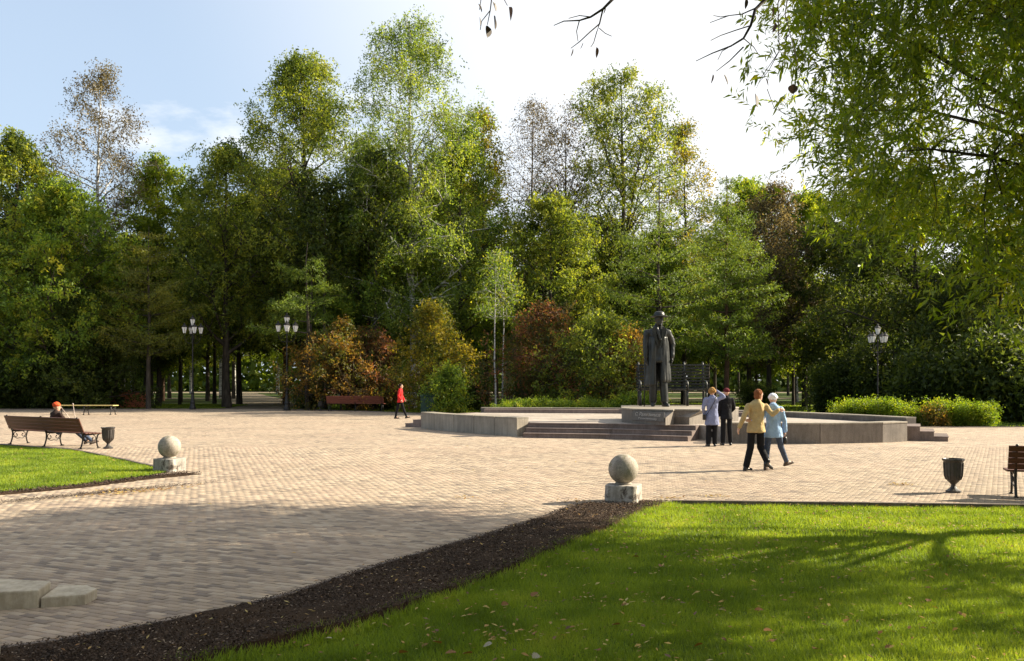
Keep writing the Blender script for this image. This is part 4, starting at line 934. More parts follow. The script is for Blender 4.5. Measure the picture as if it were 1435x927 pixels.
def panels(name, pts, w, z0, z1, label, mat=M['granite'], per=1.6, side=1):
    root = empty(name, (pts[0][0], pts[0][1], 0), 0, label, 'wall'); ox, oy = pts[0]
    # offset inner line with mitred joints
    n = len(pts); nrm = []
    for i in range(n):
        a = Vector(pts[max(i - 1, 0)]); b = Vector(pts[i]); c = Vector(pts[min(i + 1, n - 1)])
        d1 = (b - a).normalized() if i else (c - b).normalized(); d2 = (c - b).normalized() if i < n - 1 else d1
        m = Vector((-(d1.y + d2.y), d1.x + d2.x)).normalized(); k = 1 / max(.4, m.dot(Vector((-d1.y, d1.x)))); nrm.append(m * w * k * side)
    for i in range(n - 1):
        a, b = Vector(pts[i]), Vector(pts[i + 1]); ai, bi = a + nrm[i], b + nrm[i + 1]; k = max(1, round((b - a).length / per)); g = .009 / (b - a).length
        for j in range(k):
            t0, t1 = j / k + g, (j + 1) / k - g
            q = [a.lerp(b, t0), a.lerp(b, t1), ai.lerp(bi, t1), ai.lerp(bi, t0)]; q = [(v.x - ox, v.y - oy) for v in q]
            if side < 0: q = q[::-1]
            m = MB(); m.prism(q, z0, z1 - .05); o = m.obj('stone_panel', mat, root, .006)
            cx = sum(v[0] for v in q) / 4; cy = sum(v[1] for v in q) / 4
            q2 = [(cx + (x - cx) * 1.0, cy + (y - cy) * 1.0) for x, y in q]
            dx, dy = (b - a).normalized(); nx, ny = -dy * side, dx * side
            q2 = [(q[0][0] - nx * .012, q[0][1] - ny * .012), (q[1][0] - nx * .012, q[1][1] - ny * .012), (q[2][0] + nx * .012, q[2][1] + ny * .012), (q[3][0] + nx * .012, q[3][1] + ny * .012)] if side > 0 else \
                 [(q[0][0] + nx * .012, q[0][1] + ny * .012), (q[1][0] + nx * .012, q[1][1] + ny * .012), (q[2][0] - nx * .012, q[2][1] - ny * .012), (q[3][0] - nx * .012, q[3][1] - ny * .012)]
            m = MB(); m.prism(q2, z1 - .048, z1); m.obj('cap_stone', M['granite_pale'], root, .006)
    return root
panels('parapet_wall', W1, .5, -.04, .63, 'low stone wall left of the front steps', M['granite_pale'])
panels('parapet_wall', W2, .5, -.04, .61, 'low stone wall behind the walking couple', M['granite'], 2.2)
panels('parapet_wall', W3, .4, -.04, .66, 'long low wall closing the back of the platform', M['granite'], 2.2, -1)
# inner step along the back wall
def strip_steps(root, pts, off, n, w, z_top, rise, mat, per=2.0, name='step', direction=1):
    "steps going down from the edge pts; off = outward unit vector per point"
    for s in range(n):
        z1 = z_top - rise * s; a0 = w * s; a1 = w * (s + 1)
        for i in range(len(pts) - 1):
            a, b = Vector(pts[i]), Vector(pts[i + 1]); na, nb = Vector(off[i]), Vector(off[i + 1]); k = max(1, round((b - a).length / per))
            for j in range(k):
                t0, t1 = j / k, (j + 1) / k; g = .003 / (b - a).length
                P0, P1 = a.lerp(b, t0 + g), a.lerp(b, t1 - g); N0, N1 = na.lerp(nb, t0), na.lerp(nb, t1)
                q = [P0 + N0 * a0, P1 + N1 * a0, P1 + N1 * a1, P0 + N0 * a1]
                q = [(v.x, v.y) for v in q]
                ar = sum(q[i2][0] * q[(i2 + 1) % 4][1] - q[(i2 + 1) % 4][0] * q[i2][1] for i2 in range(4))
                if ar < 0: q = q[::-1]
                m = MB(); m.prism(q, -.04, z1 - .03); m.obj('riser', mat, root, .004)
                e = [P0 + N0 * (a0 if s else a0), P1 + N1 * a0, P1 + N1 * (a1 + .02), P0 + N0 * (a1 + .02)]; e = [(v.x, v.y) for v in e]
                if ar < 0: e = e[::-1]
                m = MB(); m.prism(e, z1 - .028, z1); m.obj('step', M['floor'] if False else M['step'], root, .004)
FS = [(.62, 32.52), (3.4, 31.85), (5.95, 30.55), (6.55, 29.6)]
fo = [(-.25, -.97), (-.25, -.97), (-.5, -.87), (-.6, -.8)]
strip_steps(plat, FS[:3], fo[:3], 3, .36, ZP - .002, .15, M['step'])
RS = [(12.25, 29.95), (13.0, 31.75)]; ro = [(.92, -.38), (.92, -.38)]
strip_steps(plat, RS, ro, 3, .40, ZP - .002, .15, M['step'], 2.2)
LS = [(-3.3, 38.1), (-1.4, 42.2)]; lo = [(-.9, .42), (-.9, .42)]
strip_steps(plat, LS, lo, 3, .36, ZP - .002, .15, M['step'], 2.2)
b = MB(); inner = [(-1.15, 42.35), (1.75, 42.0), (4.75, 41.4), (7.55, 39.6), (10.15, 37.0)]
for (ax, ay), (bx, by) in zip(inner[:-1], inner[1:]):
    dv = Vector((bx - ax, by - ay)).normalized(); nx, ny = dv.y, -dv.x
    m = MB(); m.prism([(ax + nx * .55, ay + ny * .55), (bx + nx * .55, by + ny * .55), (bx, by), (ax, ay)], ZP + .001, ZP + .16); m.obj('inner_step', M['step'], plat, .005)

# pedestal with chamfered, stepped front
ped = empty('pedestal', (5.3, 33.2, ZP), 0, 'low wide stone pedestal under the statue with inscribed front', 'pedestal')
def ring(pts, z): return [(x - 5.3, y - 33.2, z) for x, y in pts]
low = [(3.95, 31.8), (4.84, 30.35), (5.25, 31.15), (5.68, 30.85), (6.65, 32.0), (7.9, 33.6), (7.4, 36.0), (4.05, 35.6), (3.72, 32.6)]
dA = (Vector((4.84, 30.35)) - Vector((3.95, 31.8))).normalized()
topp = list(low); topp[1] = (5.12, 30.55); topp[3] = (6.05, 30.95)
m = MB(); r0, r1, r2 = ring(low, 0), ring(low, .24), ring(topp, .44); n = len(low)
m.add(r0 + r1 + r2, [tuple(range(n))[::-1], tuple(range(2 * n, 3 * n))] + [(l * n + i, l * n + (i + 1) % n, (l + 1) * n + (i + 1) % n, (l + 1) * n + i) for l in (0, 1) for i in range(n)])
m.obj('block', M['granite'], ped)
m = MB(); cx, cy = 5.7, 33.6
slab = [((x - cx) * 1.01 + cx, (y - cy) * 1.01 + cy) for x, y in topp]; m.prism([(x - 5.3, y - 33.2) for x, y in slab], .442, .49); m.obj('top_slab', M['granite_pale'], ped, .006)
ang = math.atan2(30.35 - 31.8, 4.84 - 3.95); pc = Vector(((3.95 + 4.84) / 2 - 5.3, (31.8 + 30.35) / 2 - 33.2)); nrmv = Vector((math.sin(ang), -math.cos(ang)))
ppos = pc + nrmv * .02
m = MB(); m.box((0, 0, 0), (1.62, .036, .30)); o = m.obj('inscription_plate', M['plaque'], ped, .004); o.location = (ppos.x, ppos.y, .26); o.rotation_euler = (0, 0, ang)
def text(parent, s, size, loc, rz, mat, shear=0, name='inscription', sx=1):
    c = bpy.data.curves.new(name, 'FONT'); c.body = s; c.size = size; c.extrude = .003; c.align_x = 'CENTER'; c.shear = shear
    o = bpy.data.objects.new('tmp', c); COL.objects.link(o); dg = bpy.context.evaluated_depsgraph_get(); dg.update()
    me = bpy.data.meshes.new_from_object(o.evaluated_get(dg)); bpy.data.objects.remove(o)
    o = link(name, me, mat, parent, loc=loc, rot=(R(90), 0, rz)); o.scale = (sx, 1, 1); return o
tl = pc + nrmv * .043
text(ped, 'С. Рахманинов', .155, (tl.x, tl.y, .27), ang, M['letter'], .35, sx=1.15)
text(ped, 'Рахманинову', .085, (tl.x, tl.y, .16), ang, M['letter'], .2, name='small_inscription', sx=1.7)

# ------------------------------------------------------------------ people
def hand(m, wrist, d, palm_n, s=1.0, curl=.5):
    "palm plus five bent fingers; d = direction of the fingers, palm_n = palm normal"
    d = Vector(d).normalized(); pn = Vector(palm_n); pn = (pn - d * pn.dot(d)).normalized(); sd = d.cross(pn)
    w = Vector(wrist); pc = w + d * .05 * s
    m.cap(w, w + d * .075 * s, .030 * s, .036 * s, .5, pn, 10)
    for i, (o, ln) in enumerate(((-.027, .062), (-.009, .075), (.009, .070), (.026, .056))):
        b = w + d * .075 * s + sd * o * s; p1 = b + (d + pn * curl * .5).normalized() * ln * .5 * s; p2 = p1 + (d + pn * curl * 1.6).normalized() * ln * .55 * s
        m.cap(b, p1, .0095 * s, .0085 * s, n=6); m.cap(p1, p2, .0085 * s, .007 * s, n=6)
    b = w + d * .02 * s + sd * -.026 * s; p1 = b + (d * .7 - sd * .7).normalized() * .04 * s; p2 = p1 + (d + pn * .4).normalized() * .032 * s
    m.cap(b, p1, .012 * s, .0105 * s, n=6); m.cap(p1, p2, .0105 * s, .008 * s, n=6)

def head(m, c, F, s=1.0, nose=True):
    "skull, jaw, nose, ears, lips on one volume"
    c = Vector(c); F = Vector(F).normalized(); U = Vector((0, 0, 1)); F = (F - U * F.dot(U)).normalized(); S = F.cross(U)
    Mx = Matrix((S, F, U)).transposed()
    m.ell(c + U * .022 * s, (.078 * s, .096 * s, .100 * s), M=Mx); m.ell(c - U * .05 * s + F * .016 * s, (.060 * s, .074 * s, .072 * s), M=Mx)
    m.cap(c + F * .094 * s + U * .015 * s, c + F * .112 * s - U * .022 * s, .009 * s, .015 * s, n=8)
    m.ell(c + F * .088 * s - U * .052 * s, (.026 * s, .010 * s, .010 * s), 10, 6, M=Mx)
    m.ell(c + F * .078 * s - U * .10 * s, (.028 * s, .018 * s, .018 * s), 10, 6, M=Mx)
    for k in (-1, 1): m.ell(c + S * .080 * s * k - F * .005 * s, (.010 * s, .020 * s, .030 * s), 8, 6, M=Mx)
    m.ell(c + F * .083 * s + U * .034 * s, (.055 * s, .014 * s, .012 * s), 10, 6, M=Mx)

def shoe(m, ank, d, s=1.0, heel=.0):
    a = Vector(ank); d = Vector(d).normalized()
    m.cap(a + Vector((0, 0, .03)) * s, a - Vector((0, 0, .035)) * s - d * .02 * s, .052 * s, .045 * s)
    m.cap(a - Vector((0, 0, .045)) * s - d * .04 * s, a - Vector((0, 0, .052)) * s + d * .15 * s, .042 * s, .036 * s, .8, (0, 0, 1))
    m.cap(a - Vector((0, 0, .075)) * s - d * .05 * s, a - Vector((0, 0, .076)) * s + d * .16 * s, .040 * s, .036 * s, .28, (0, 0, 1))

def person(loc, J, F, mats, label, s=1.0, coat=None, hem=.78, hemr=.20, vox=.0175, hair=None, hoody=False, longhair=False, tr_flare=.0, body_fwd=None, collar=True, group=None, cat='person', name='person', rz=0, buttons=False):
    """J: joints sL eL wL hL(hand dir) sR eR wR hR pel chest neck head, kL aL fL(foot dir), kR aR fR, hipL hipR"""
    root = empty(name, loc, rz, label, cat, group, s)
    bf = Vector(body_fwd or F).normalized()
    V = {k: Vector(v) for k, v in J.items()}
    b = MB()
    b.cap(V['neck'] - Vector((0, 0, .06)), V['head'] - Vector((0, 0, .06)), .052, .050)
    head(b, V['head'], F)
    b.cap(V['pel'], V['chest'], .12, .135, .68, bf); b.cap(V['sL'] * .8 + V['sR'] * .2 - Vector((0, 0, .03)), V['sR'] * .8 + V['sL'] * .2 - Vector((0, 0, .03)), .045, .045)
    for k in 'LR':
        b.cap(V['s' + k] - Vector((0, 0, .03)), V['e' + k], .038, .036); b.cap(V['e' + k], V['w' + k], .037, .026)
        b.cap(V['hip' + k], V['k' + k], .078, .052); b.cap(V['k' + k], V['a' + k], .052, .036)
        b.cap(V['w' + k] - (V['w' + k] - V['e' + k]).normalized() * .02, V['w' + k] + V['h' + k].normalized() * .05, .027, .030)
        b.cap(V['a' + k], V['a' + k] + V['f' + k].normalized() * .12 - Vector((0, 0, .05)), .035, .03)
    me = remesh(b, 'body', vox, 2); me.materials.clear(); me.materials.append(mats['skin'])
    # fingers join the palm in the same mesh
    hb = MB(); 
    for k in 'LR':
        pn = V['n' + k] if 'n' + k in V else Vector((0, 1, 0)); hand(hb, V['w' + k] + V['h' + k].normalized() * .0, V['h' + k], pn)
    hm = hb.mesh('hands'); bm = bmesh.new(); bm.from_mesh(me); bm.from_mesh(hm); bm.to_mesh(me); bm.free(); bpy.data.meshes.remove(hm)
    link('body', me, None, root, True)
    # eyes
    U = Vector((0, 0, 1)); Fh = Vector(F).normalized(); S = Fh.cross(U).normalized()
    if mats.get('eye'):
        for k in (-1, 1):
            e = MB(); e.ell(V['head'] + Fh * .088 + S * .031 * k + U * .008, (.011, .011, .009), 8, 6); link('eye', e.mesh('eye'), mats['eye'], root, True)
    # trousers
    t = MB(); t.cap(V['pel'] + Vector((0, 0, .02)), V['pel'] - Vector((0, 0, .05)), .125, .13, .72, bf)
    for k in 'LR':
        t.cap(V['hip' + k] + Vector((0, 0, .0)), V['k' + k], .080, .070 + tr_flare * .5); t.cap(V['k' + k], V['a' + k] - (V['a' + k] - V['k' + k]).normalized() * .02, .068 + tr_flare * .5, .055 + tr_flare)
    me = remesh(t, 'trousers', vox, 3); me.materials.clear(); me.materials.append(mats['trousers']); link('trousers', me, None, root, True)
    # jacket / coat
    c = MB(); pel, ch = V['pel'], V['chest']; top = V['neck']
    c.cap(V['sL'] * .86 + V['sR'] * .14 + Vector((0, 0, -.03)), V['sR'] * .86 + V['sL'] * .14 + Vector((0, 0, -.03)), .070, .070, .95, bf)
    c.cap(ch + Vector((0, 0, .06)), ch - Vector((0, 0, .05)), .17, .165, .74, bf); c.cap(ch - Vector((0, 0, .05)), pel + Vector((0, 0, .08)), .165, .160, .76, bf)
    c.cap(top - Vector((0, 0, .02)), top - Vector((0, 0, .09)), .068, .11, .85, bf)
    hz = Vector((pel.x, pel.y, hem + .06)); c.cap(pel + Vector((0, 0, .08)), hz, .162, hemr - .01, .78, bf)
    if abs(hem - pel.z) > .05: c.cap(hz, Vector((pel.x, pel.y, hem + .03)), hemr - .01, hemr, .8, bf)
    if collar: c.cap(top + Vector((0, 0, .0)), top + Vector((0, 0, .012)), .072, .068, .95, bf)
    if hoody: c.ell(top - Vector(bf) * .085 + Vector((0, 0, -.01)), (.10, .07, .085))
    for k in 'LR':
        c.cap(top - Vector((0, 0, .05)), V['s' + k] - Vector((0, 0, .02)), .06, .055)
        c.cap(V['s' + k] - Vector((0, 0, .015)), V['e' + k], .062, .056); c.cap(V['e' + k], V['w' + k] - (V['w' + k] - V['e' + k]).normalized() * .015, .058, .046)
    me = remesh(c, 'jacket', vox, 4); me.materials.clear(); me.materials.append(mats['coat'])
    # flatten the hem to a clean edge and add folds
    g = random.Random(hash(label) % 999)
    for v in me.vertices:
        if v.co.z < hem and (v.co.xy - pel.xy).length < hemr * 1.3 and v.co.z > hem - .3 and v.co.z < V['wL'].z + 3: v.co.z = max(v.co.z, hem - .004)
        n_ = noise.noise(Vector((v.co.x * 9, v.co.y * 9, v.co.z * 3.2))) * .015 + noise.noise(Vector((v.co.x * 22, v.co.y * 22, v.co.z * 14))) * .008
        v.co += v.normal * n_
    link('jacket', me, None, root, True)
    for k in 'LR':
        sh = MB(); shoe(sh, V['a' + k], V['f' + k]); me = remesh(sh, 'shoe', .010, 2); me.materials.clear(); me.materials.append(mats['shoe']); link('shoe', me, None, root, True)
    if hair:
        h = MB(); Hc = V['head']; Mx = Matrix((S, Fh, U)).transposed()
        if hair == 'short':
            h.ell(Hc + U * .045 - Fh * .018, (.088, .096, .092), M=Mx); h.ell(Hc - Fh * .045 - U * .02, (.076, .062, .072), M=Mx)
        elif hair == 'curly':
            for i in range(46):
                a, e = g.uniform(0, 6.28), g.uniform(-.5, 1.5); dv = S * math.cos(a) * math.cos(e) * .085 + Fh * (math.sin(a) * math.cos(e) * .085 - .028) + U * math.sin(e) * .095
                if dv.dot(Fh) > .045 and dv.z < .05: continue
                h.ell(Hc + dv + U * .02, (.032, .032, .030), 8, 6)
            h.ell(Hc + U * .04 - Fh * .02, (.085, .09, .09), M=Mx)
        elif hair == 'hat':
            h.ell(Hc + U * .062 - Fh * .008, (.098, .108, .088), M=Mx); h.lathe([(.094, -.012), (.106, -.006), (.108, .012), (.106, .028), (.092, .034)], 20, Hc + U * .045)
        elif hair == 'cap':
            h.ell(Hc + U * .062 - Fh * .008, (.094, .104, .078), M=Mx)
        me = remesh(h, 'hair', .009, 2 if hair != 'curly' else 1); me.materials.clear(); me.materials.append(mats['hair'])
        for v in me.vertices: v.co += v.normal * noise.noise(v.co * 45) * .006
        link({'hat': 'knit_hat', 'cap': 'hat'}.get(hair, 'hair'), me, None, root, True)
    return root, V

cloth = lambda n, c, rough=.9, var=.15: mat_plain(n, c, rough, 0, .15, var, 11, .8, .03)
EYE_M = mat_plain('dark_eye', (.02, .015, .01), .2)
C_tan = cloth('tan_yellow_cloth', (.44, .33, .16)); C_black = cloth('black_cloth', (.012, .012, .014)); C_blue = cloth('light_blue_cloth', (.28, .42, .62))
C_jean = cloth('blue_grey_denim', (.065, .085, .13)); C_lav = cloth('lavender_grey_cloth', (.20, .22, .34)); C_red = cloth('bright_red_cloth', (.62, .03, .03))
C_white = cloth('white_wool', (.74, .76, .82)); H_ginger = cloth('ginger_brown_hair', (.20, .075, .03)); H_blond = cloth('golden_hair', (.30, .17, .06)); H_dark = cloth('dark_hair', (.025, .016, .012))
S_black = mat_plain('black_leather', (.012, .011, .011), .4); S_brown = mat_plain('brown_leather', (.07, .045, .028), .55); C_orange = cloth('orange_red_wool', (.62, .09, .03)); C_darkred = cloth('dark_red_wool', (.10, .015, .02)); C_brown = cloth('dark_brown_cloth', (.035, .022, .018))

base = dict(pel=(0, 0, .95), chest=(0, 0, 1.24), neck=(0, 0, 1.43), head=(0, .01, 1.565), hipL=(-.09, 0, .90), hipR=(.09, 0, .90),
            sL=(-.18, 0, 1.375), eL=(-.23, -.02, 1.10), wL=(-.24, .04, .86), hL=(0, .05, -1), nL=(1, 0, 0), sR=(.18, 0, 1.375), eR=(.23, -.02, 1.10), wR=(.24, .04, .86), hR=(0, .05, -1), nR=(-1, 0, 0),
            kL=(-.09, .01, .49), aL=(-.09, 0, .085), fL=(-.15, 1, 0), kR=(.09, .01, .49), aR=(.09, 0, .085), fR=(.15, 1, 0))
def J(**k): d = dict(base); d.update(k); return d

# man in the tan jacket, walking away to the right, arm round the woman
jm = J(pel=(.05, 0, .94), chest=(.06, .02, 1.24), neck=(.09, .03, 1.43), head=(.12, .05, 1.565), hipL=(-.04, 0, .89), hipR=(.14, 0, .89),
       sL=(-.12, -.02, 1.37), eL=(-.22, -.10, 1.13), wL=(-.31, -.05, .90), hL=(-.3, .1, -1), nL=(1, .2, 0),
       sR=(.25, .04, 1.36), eR=(.37, -.09, 1.17), wR=(.50, -.08, 1.27), hR=(1, .15, .12), nR=(-.1, .8, -.6),
       kL=(-.05, .05, .48), aL=(-.17, -.06, .085), fL=(.75, .55, -.05), kR=(.17, .10, .48), aR=(.25, -.14, .19), fR=(.75, .5, -.5))
rm, vm = person((*G(1056, 659.5), 0), jm, (.8, .55, 0), dict(skin=M['skin'], trousers=C_black, coat=C_tan, shoe=S_black, hair=H_ginger, eye=EYE_M),
       'man in tan yellow jacket walking with his arm round the woman in light blue', 1.0, hem=.80, hemr=.20, hair='short', body_fwd=(.45, .9, 0), tr_flare=.015)
jw = J(pel=(0, 0, .93), chest=(-.01, .02, 1.22), neck=(.0, .03, 1.41), head=(.0, .05, 1.54), hipL=(-.09, 0, .88), hipR=(.09, 0, .88),
       sL=(-.17, 0, 1.35), eL=(-.30, -.16, 1.13), wL=(-.53, -.21, 1.09), hL=(-1, .15, .05), nL=(0, 1, 0),
       sR=(.17, 0, 1.35), eR=(.24, -.02, 1.08), wR=(.27, .05, .84), hR=(-.1, .2, -1), nR=(-1, 0, 0),
       kL=(-.13, .04, .48), aL=(-.20, -.12, .085), fL=(.55, .8, -.1), kR=(.19, .10, .50), aR=(.34, .18, .16), fR=(.95, .3, .25))
rw, vw = person((*G(1084, 658.5), 0), jw, (.45, .85, 0), dict(skin=M['skin'], trousers=C_jean, coat=C_blue, shoe=S_brown, hair=C_white, eye=EYE_M),
       'woman in light blue jacket and white knit hat, walking beside the man in tan', .955, hem=.72, hemr=.21, hair='hat', hoody=True, body_fwd=(.3, .95, 0))
hb = MB(); hb.ell((0, 0, -.10), (.05, .035, .085), 14, 9); hb.tube([(-.03, 0, -.03), (-.02, 0, .03), (.0, 0, .045), (.02, 0, .03), (.03, 0, -.03)], .006, 6)
wx, wy = G(1084, 658.5); ho = hb.obj('handbag', S_black, None, 0, True); ho.location = (wx + .26, wy + .07, .715); tag(ho, 'small black bag hanging from the hand of the woman in light blue', 'bag')

# woman in lavender coat, hand to her head
jl = J(sR=(.18, 0, 1.375), eR=(.34, .03, 1.43), wR=(.135, .07, 1.60), hR=(-.9, .15, .45), nR=(-.3, .2, -1),
       eL=(-.26, -.01, 1.10), wL=(-.20, .10, .88), hL=(.15, .3, -1), kL=(-.10, .01, .49), aL=(-.11, 0, .085), kR=(.09, .01, .49), aR=(.08, 0, .085))
rlv, _ = person((*G(998, 625.8), 0), jl, (.1, 1, 0), dict(skin=M['skin'], trousers=C_black, coat=C_lav, shoe=S_black, hair=H_blond, eye=EYE_M),
       'golden-haired woman in long lavender-grey coat raising a hand to her head', .985, hem=.62, hemr=.215, hair='curly', body_fwd=(.05, 1, 0), tr_flare=.02)
st = MB(); st.tube([(.10, .02, 1.43), (.10, -.09, 1.42), (.04, -.155, 1.30), (-.05, -.16, 1.14), (-.15, -.14, .97), (-.19, -.06, .90)], .010, 6); link('bag_strap', st.mesh('bag_strap'), S_black, rlv, True)
bb = MB(); bb.box((-.24, -.02, .84), (.06, .16, .16)); link('handbag', bb.mesh('handbag', .015), S_black, rlv)
# person in black beside her
jk = J(sR=(.18, .0, 1.375), eR=(.24, .06, 1.10), wR=(.16, .18, .98), hR=(-.4, 1, 0), kL=(-.10, .0, .49), aL=(-.11, 0, .085), kR=(.10, .02, .49), aR=(.13, .03, .085))
rk, _ = person((*G(1018, 624.3), 0), jk, (-.3, 1, 0), dict(skin=M['skin'], trousers=C_black, coat=C_black, shoe=S_black, hair=C_darkred, eye=EYE_M),
       'person in black jacket and dark red cap, beside the woman in lavender', .97, hem=.78, hemr=.19, hair='cap', body_fwd=(-.2, 1, 0), tr_flare=.015)
# person in red walking to the right
jr = J(pel=(0, 0, .95), kL=(-.14, .02, .50), aL=(-.23, .02, .09), fL=(1, .1, 0), kR=(.14, 0, .50), aR=(.30, 0, .11), fR=(1, .1, .2), hipL=(-.05, .07, .9), hipR=(.04, -.07, .9),
       sL=(0, .17, 1.375), sR=(0, -.17, 1.375), eL=(.06, .21, 1.10), wL=(.17, .17, .93), hL=(.6, 0, -.8), nL=(0, -1, 0), eR=(-.07, -.22, 1.11), wR=(.06, -.2, .92), hR=(.4, 0, -.9), nR=(0, 1, 0), head=(.02, 0, 1.565))
person((*G(561, 587.2), 0), jr, (1, .1, 0), dict(skin=M['skin'], trousers=C_black, coat=C_red, shoe=S_black, hair=H_dark, eye=EYE_M),
       'person in bright red jacket walking past the brown bench', 1.0, hem=.80, hemr=.19, hair='short', body_fwd=(1, .1, 0))

# ------------------------------------------------------------------ statue
js = J(sL=(-.19, 0, 1.345), eL=(-.225, -.02, 1.12), wL=(-.225, -.06, .88), hL=(-.05, -.25, -1), nL=(1, 0, 0), sR=(.19, .0, 1.345), eR=(.27, .04, 1.12), wR=(.25, .0, .88), hR=(-.03, -.1, -1), nR=(-1, 0, 0),
       kL=(-.085, -.02, .49), aL=(-.09, 0, .085), fL=(-.15, -1, 0), kR=(.09, -.03, .49), aR=(.115, -.06, .085), fR=(.2, -1, 0), head=(.02, -.03, 1.565))
def statue():
    px, py = (922 - CXP) * 34.2 / FPX, 34.2
    mats = dict(skin=M['bronze'], trousers=M['bronze'], coat=M['bronze'], shoe=M['bronze'], hair=M['bronze'])
    root, V = person((px, py, ZP + .49), js, (.25, -1, 0), mats, 'dark bronze statue of a standing man in hat and long coat, beside the big bench', 1.97, hem=.80, hemr=.19, vox=.012, body_fwd=(0, -1, 0), cat='statue', name='bronze_statue', tr_flare=.015)
    # long open overcoat hanging from the shoulders
    for k, nm in ((-1, 'coat_tail'), (1, 'coat_tail')):
        c = MB()
        for i in range(10):
            a = R(-66 + 152 * i / 9); ln = .40 if k < 0 else .47
            c.cap((k * .160 * math.cos(a), .115 * math.sin(a), 1.24), (k * .205 * math.cos(a), .155 * math.sin(a), ln), .026, .036, n=8)
        me = remesh(c, nm, .014, 4); me.materials.clear(); me.materials.append(M['bronze'])
        for v in me.vertices: v.co += v.normal * noise.noise(Vector((v.co.x * 18, v.co.y * 18, v.co.z * 2.5))) * .022
        link(nm, me, None, root, True)
    for k in (-1, 1):       # lapels
        l = MB(); l.add([(k * .02, -.150, 1.05), (k * .11, -.150, 1.30), (k * .13, -.120, 1.38), (k * .06, -.125, 1.43), (k * .02, -.165, 1.06), (k * .12, -.165, 1.31), (k * .135, -.14, 1.39), (k * .065, -.145, 1.44)],
                       [(0, 1, 2, 3), (4, 7, 6, 5), (0, 4, 5, 1), (1, 5, 6, 2), (2, 6, 7, 3), (3, 7, 4, 0)]); l.obj('lapel', M['bronze'], root)
    h = MB(); c = V['head']; h.lathe([(.0, .0), (.150, -.010), (.172, .004), (.150, .008), (.102, .006), (.097, .040), (.084, .076), (.060, .092), (.035, .084), (.0, .080)], 28, c + Vector((0, 0, .052)), sx=1.0, sy=1.14)
    o = h.obj('hat', M['bronze'], root, 0, True)
    hbn = MB(); hbn.lathe([(.099, .014), (.102, .016), (.101, .040), (.097, .042)], 24, c + Vector((0, 0, .052)), 1, 1.12); hbn.obj('hat_band', M['bronze'], root, 0, True)
    cn = MB(); cn.tube([(-.255, -.12, .80), (-.255, -.13, .845), (-.24, -.10, .87), (-.225, -.04, .86)], .011, 8); cn.tube([(-.255, -.12, .82), (-.262, -.14, .4), (-.27, -.16, .0)], [.012, .011, .009], 8)
    cn.obj('walking_cane', M['bronze'], root, 0, True)
    sc = MB(); sc.cap((-.04, -.13, 1.40), (.02, -.17, 1.20), .03, .02); sc.obj('scarf', M['bronze'], root, 0, True)
statue()

# big bronze bench behind the statue
def big_bench():
    root = empty('bronze_bench', ((944 - CXP) * 35.4 / FPX, 35.4, ZP + .49), R(-3), 'large dark bronze slatted bench behind the statue', 'bench')
    W_ = 2.70
    for i in range(8):
        z = .66 + i * .118; y = .30 + i * .022 + (.03 if i > 5 else 0)
        m = MB(); m.box((0, y, z), (W_, .04, .072)); m.obj('back_slat', M['bronze'], root, .008)
    for i in range(6):
        m = MB(); m.box((0, -.42 + i * .13, .60 - i * .004), (W_, .09, .045)); m.obj('seat_slat', M['bronze'], root, .008)
    for x in (-W_ / 2 + .10, 0.45, W_ / 2 - .22):
        m = MB(); m.tube([(x, .36, 0), (x, .28, .3), (x, .30, .6), (x, .40, 1.0), (x, .50, 1.50), (x, .56, 1.60)], [.05, .045, .045, .04, .04, .035], 8)
        m.tube([(x, -.46, 0), (x, -.40, .3), (x, -.44, .56), (x, -.2, .565), (x, .30, .56)], [.05, .045, .04, .035, .035], 8)
        m.tube([(x, -.44, .56), (x, -.50, .78), (x, -.38, .88), (x, 0, .90), (x, .36, .92)], .035, 8)
        m.obj('frame', M['bronze'], root, 0, True)
big_bench()

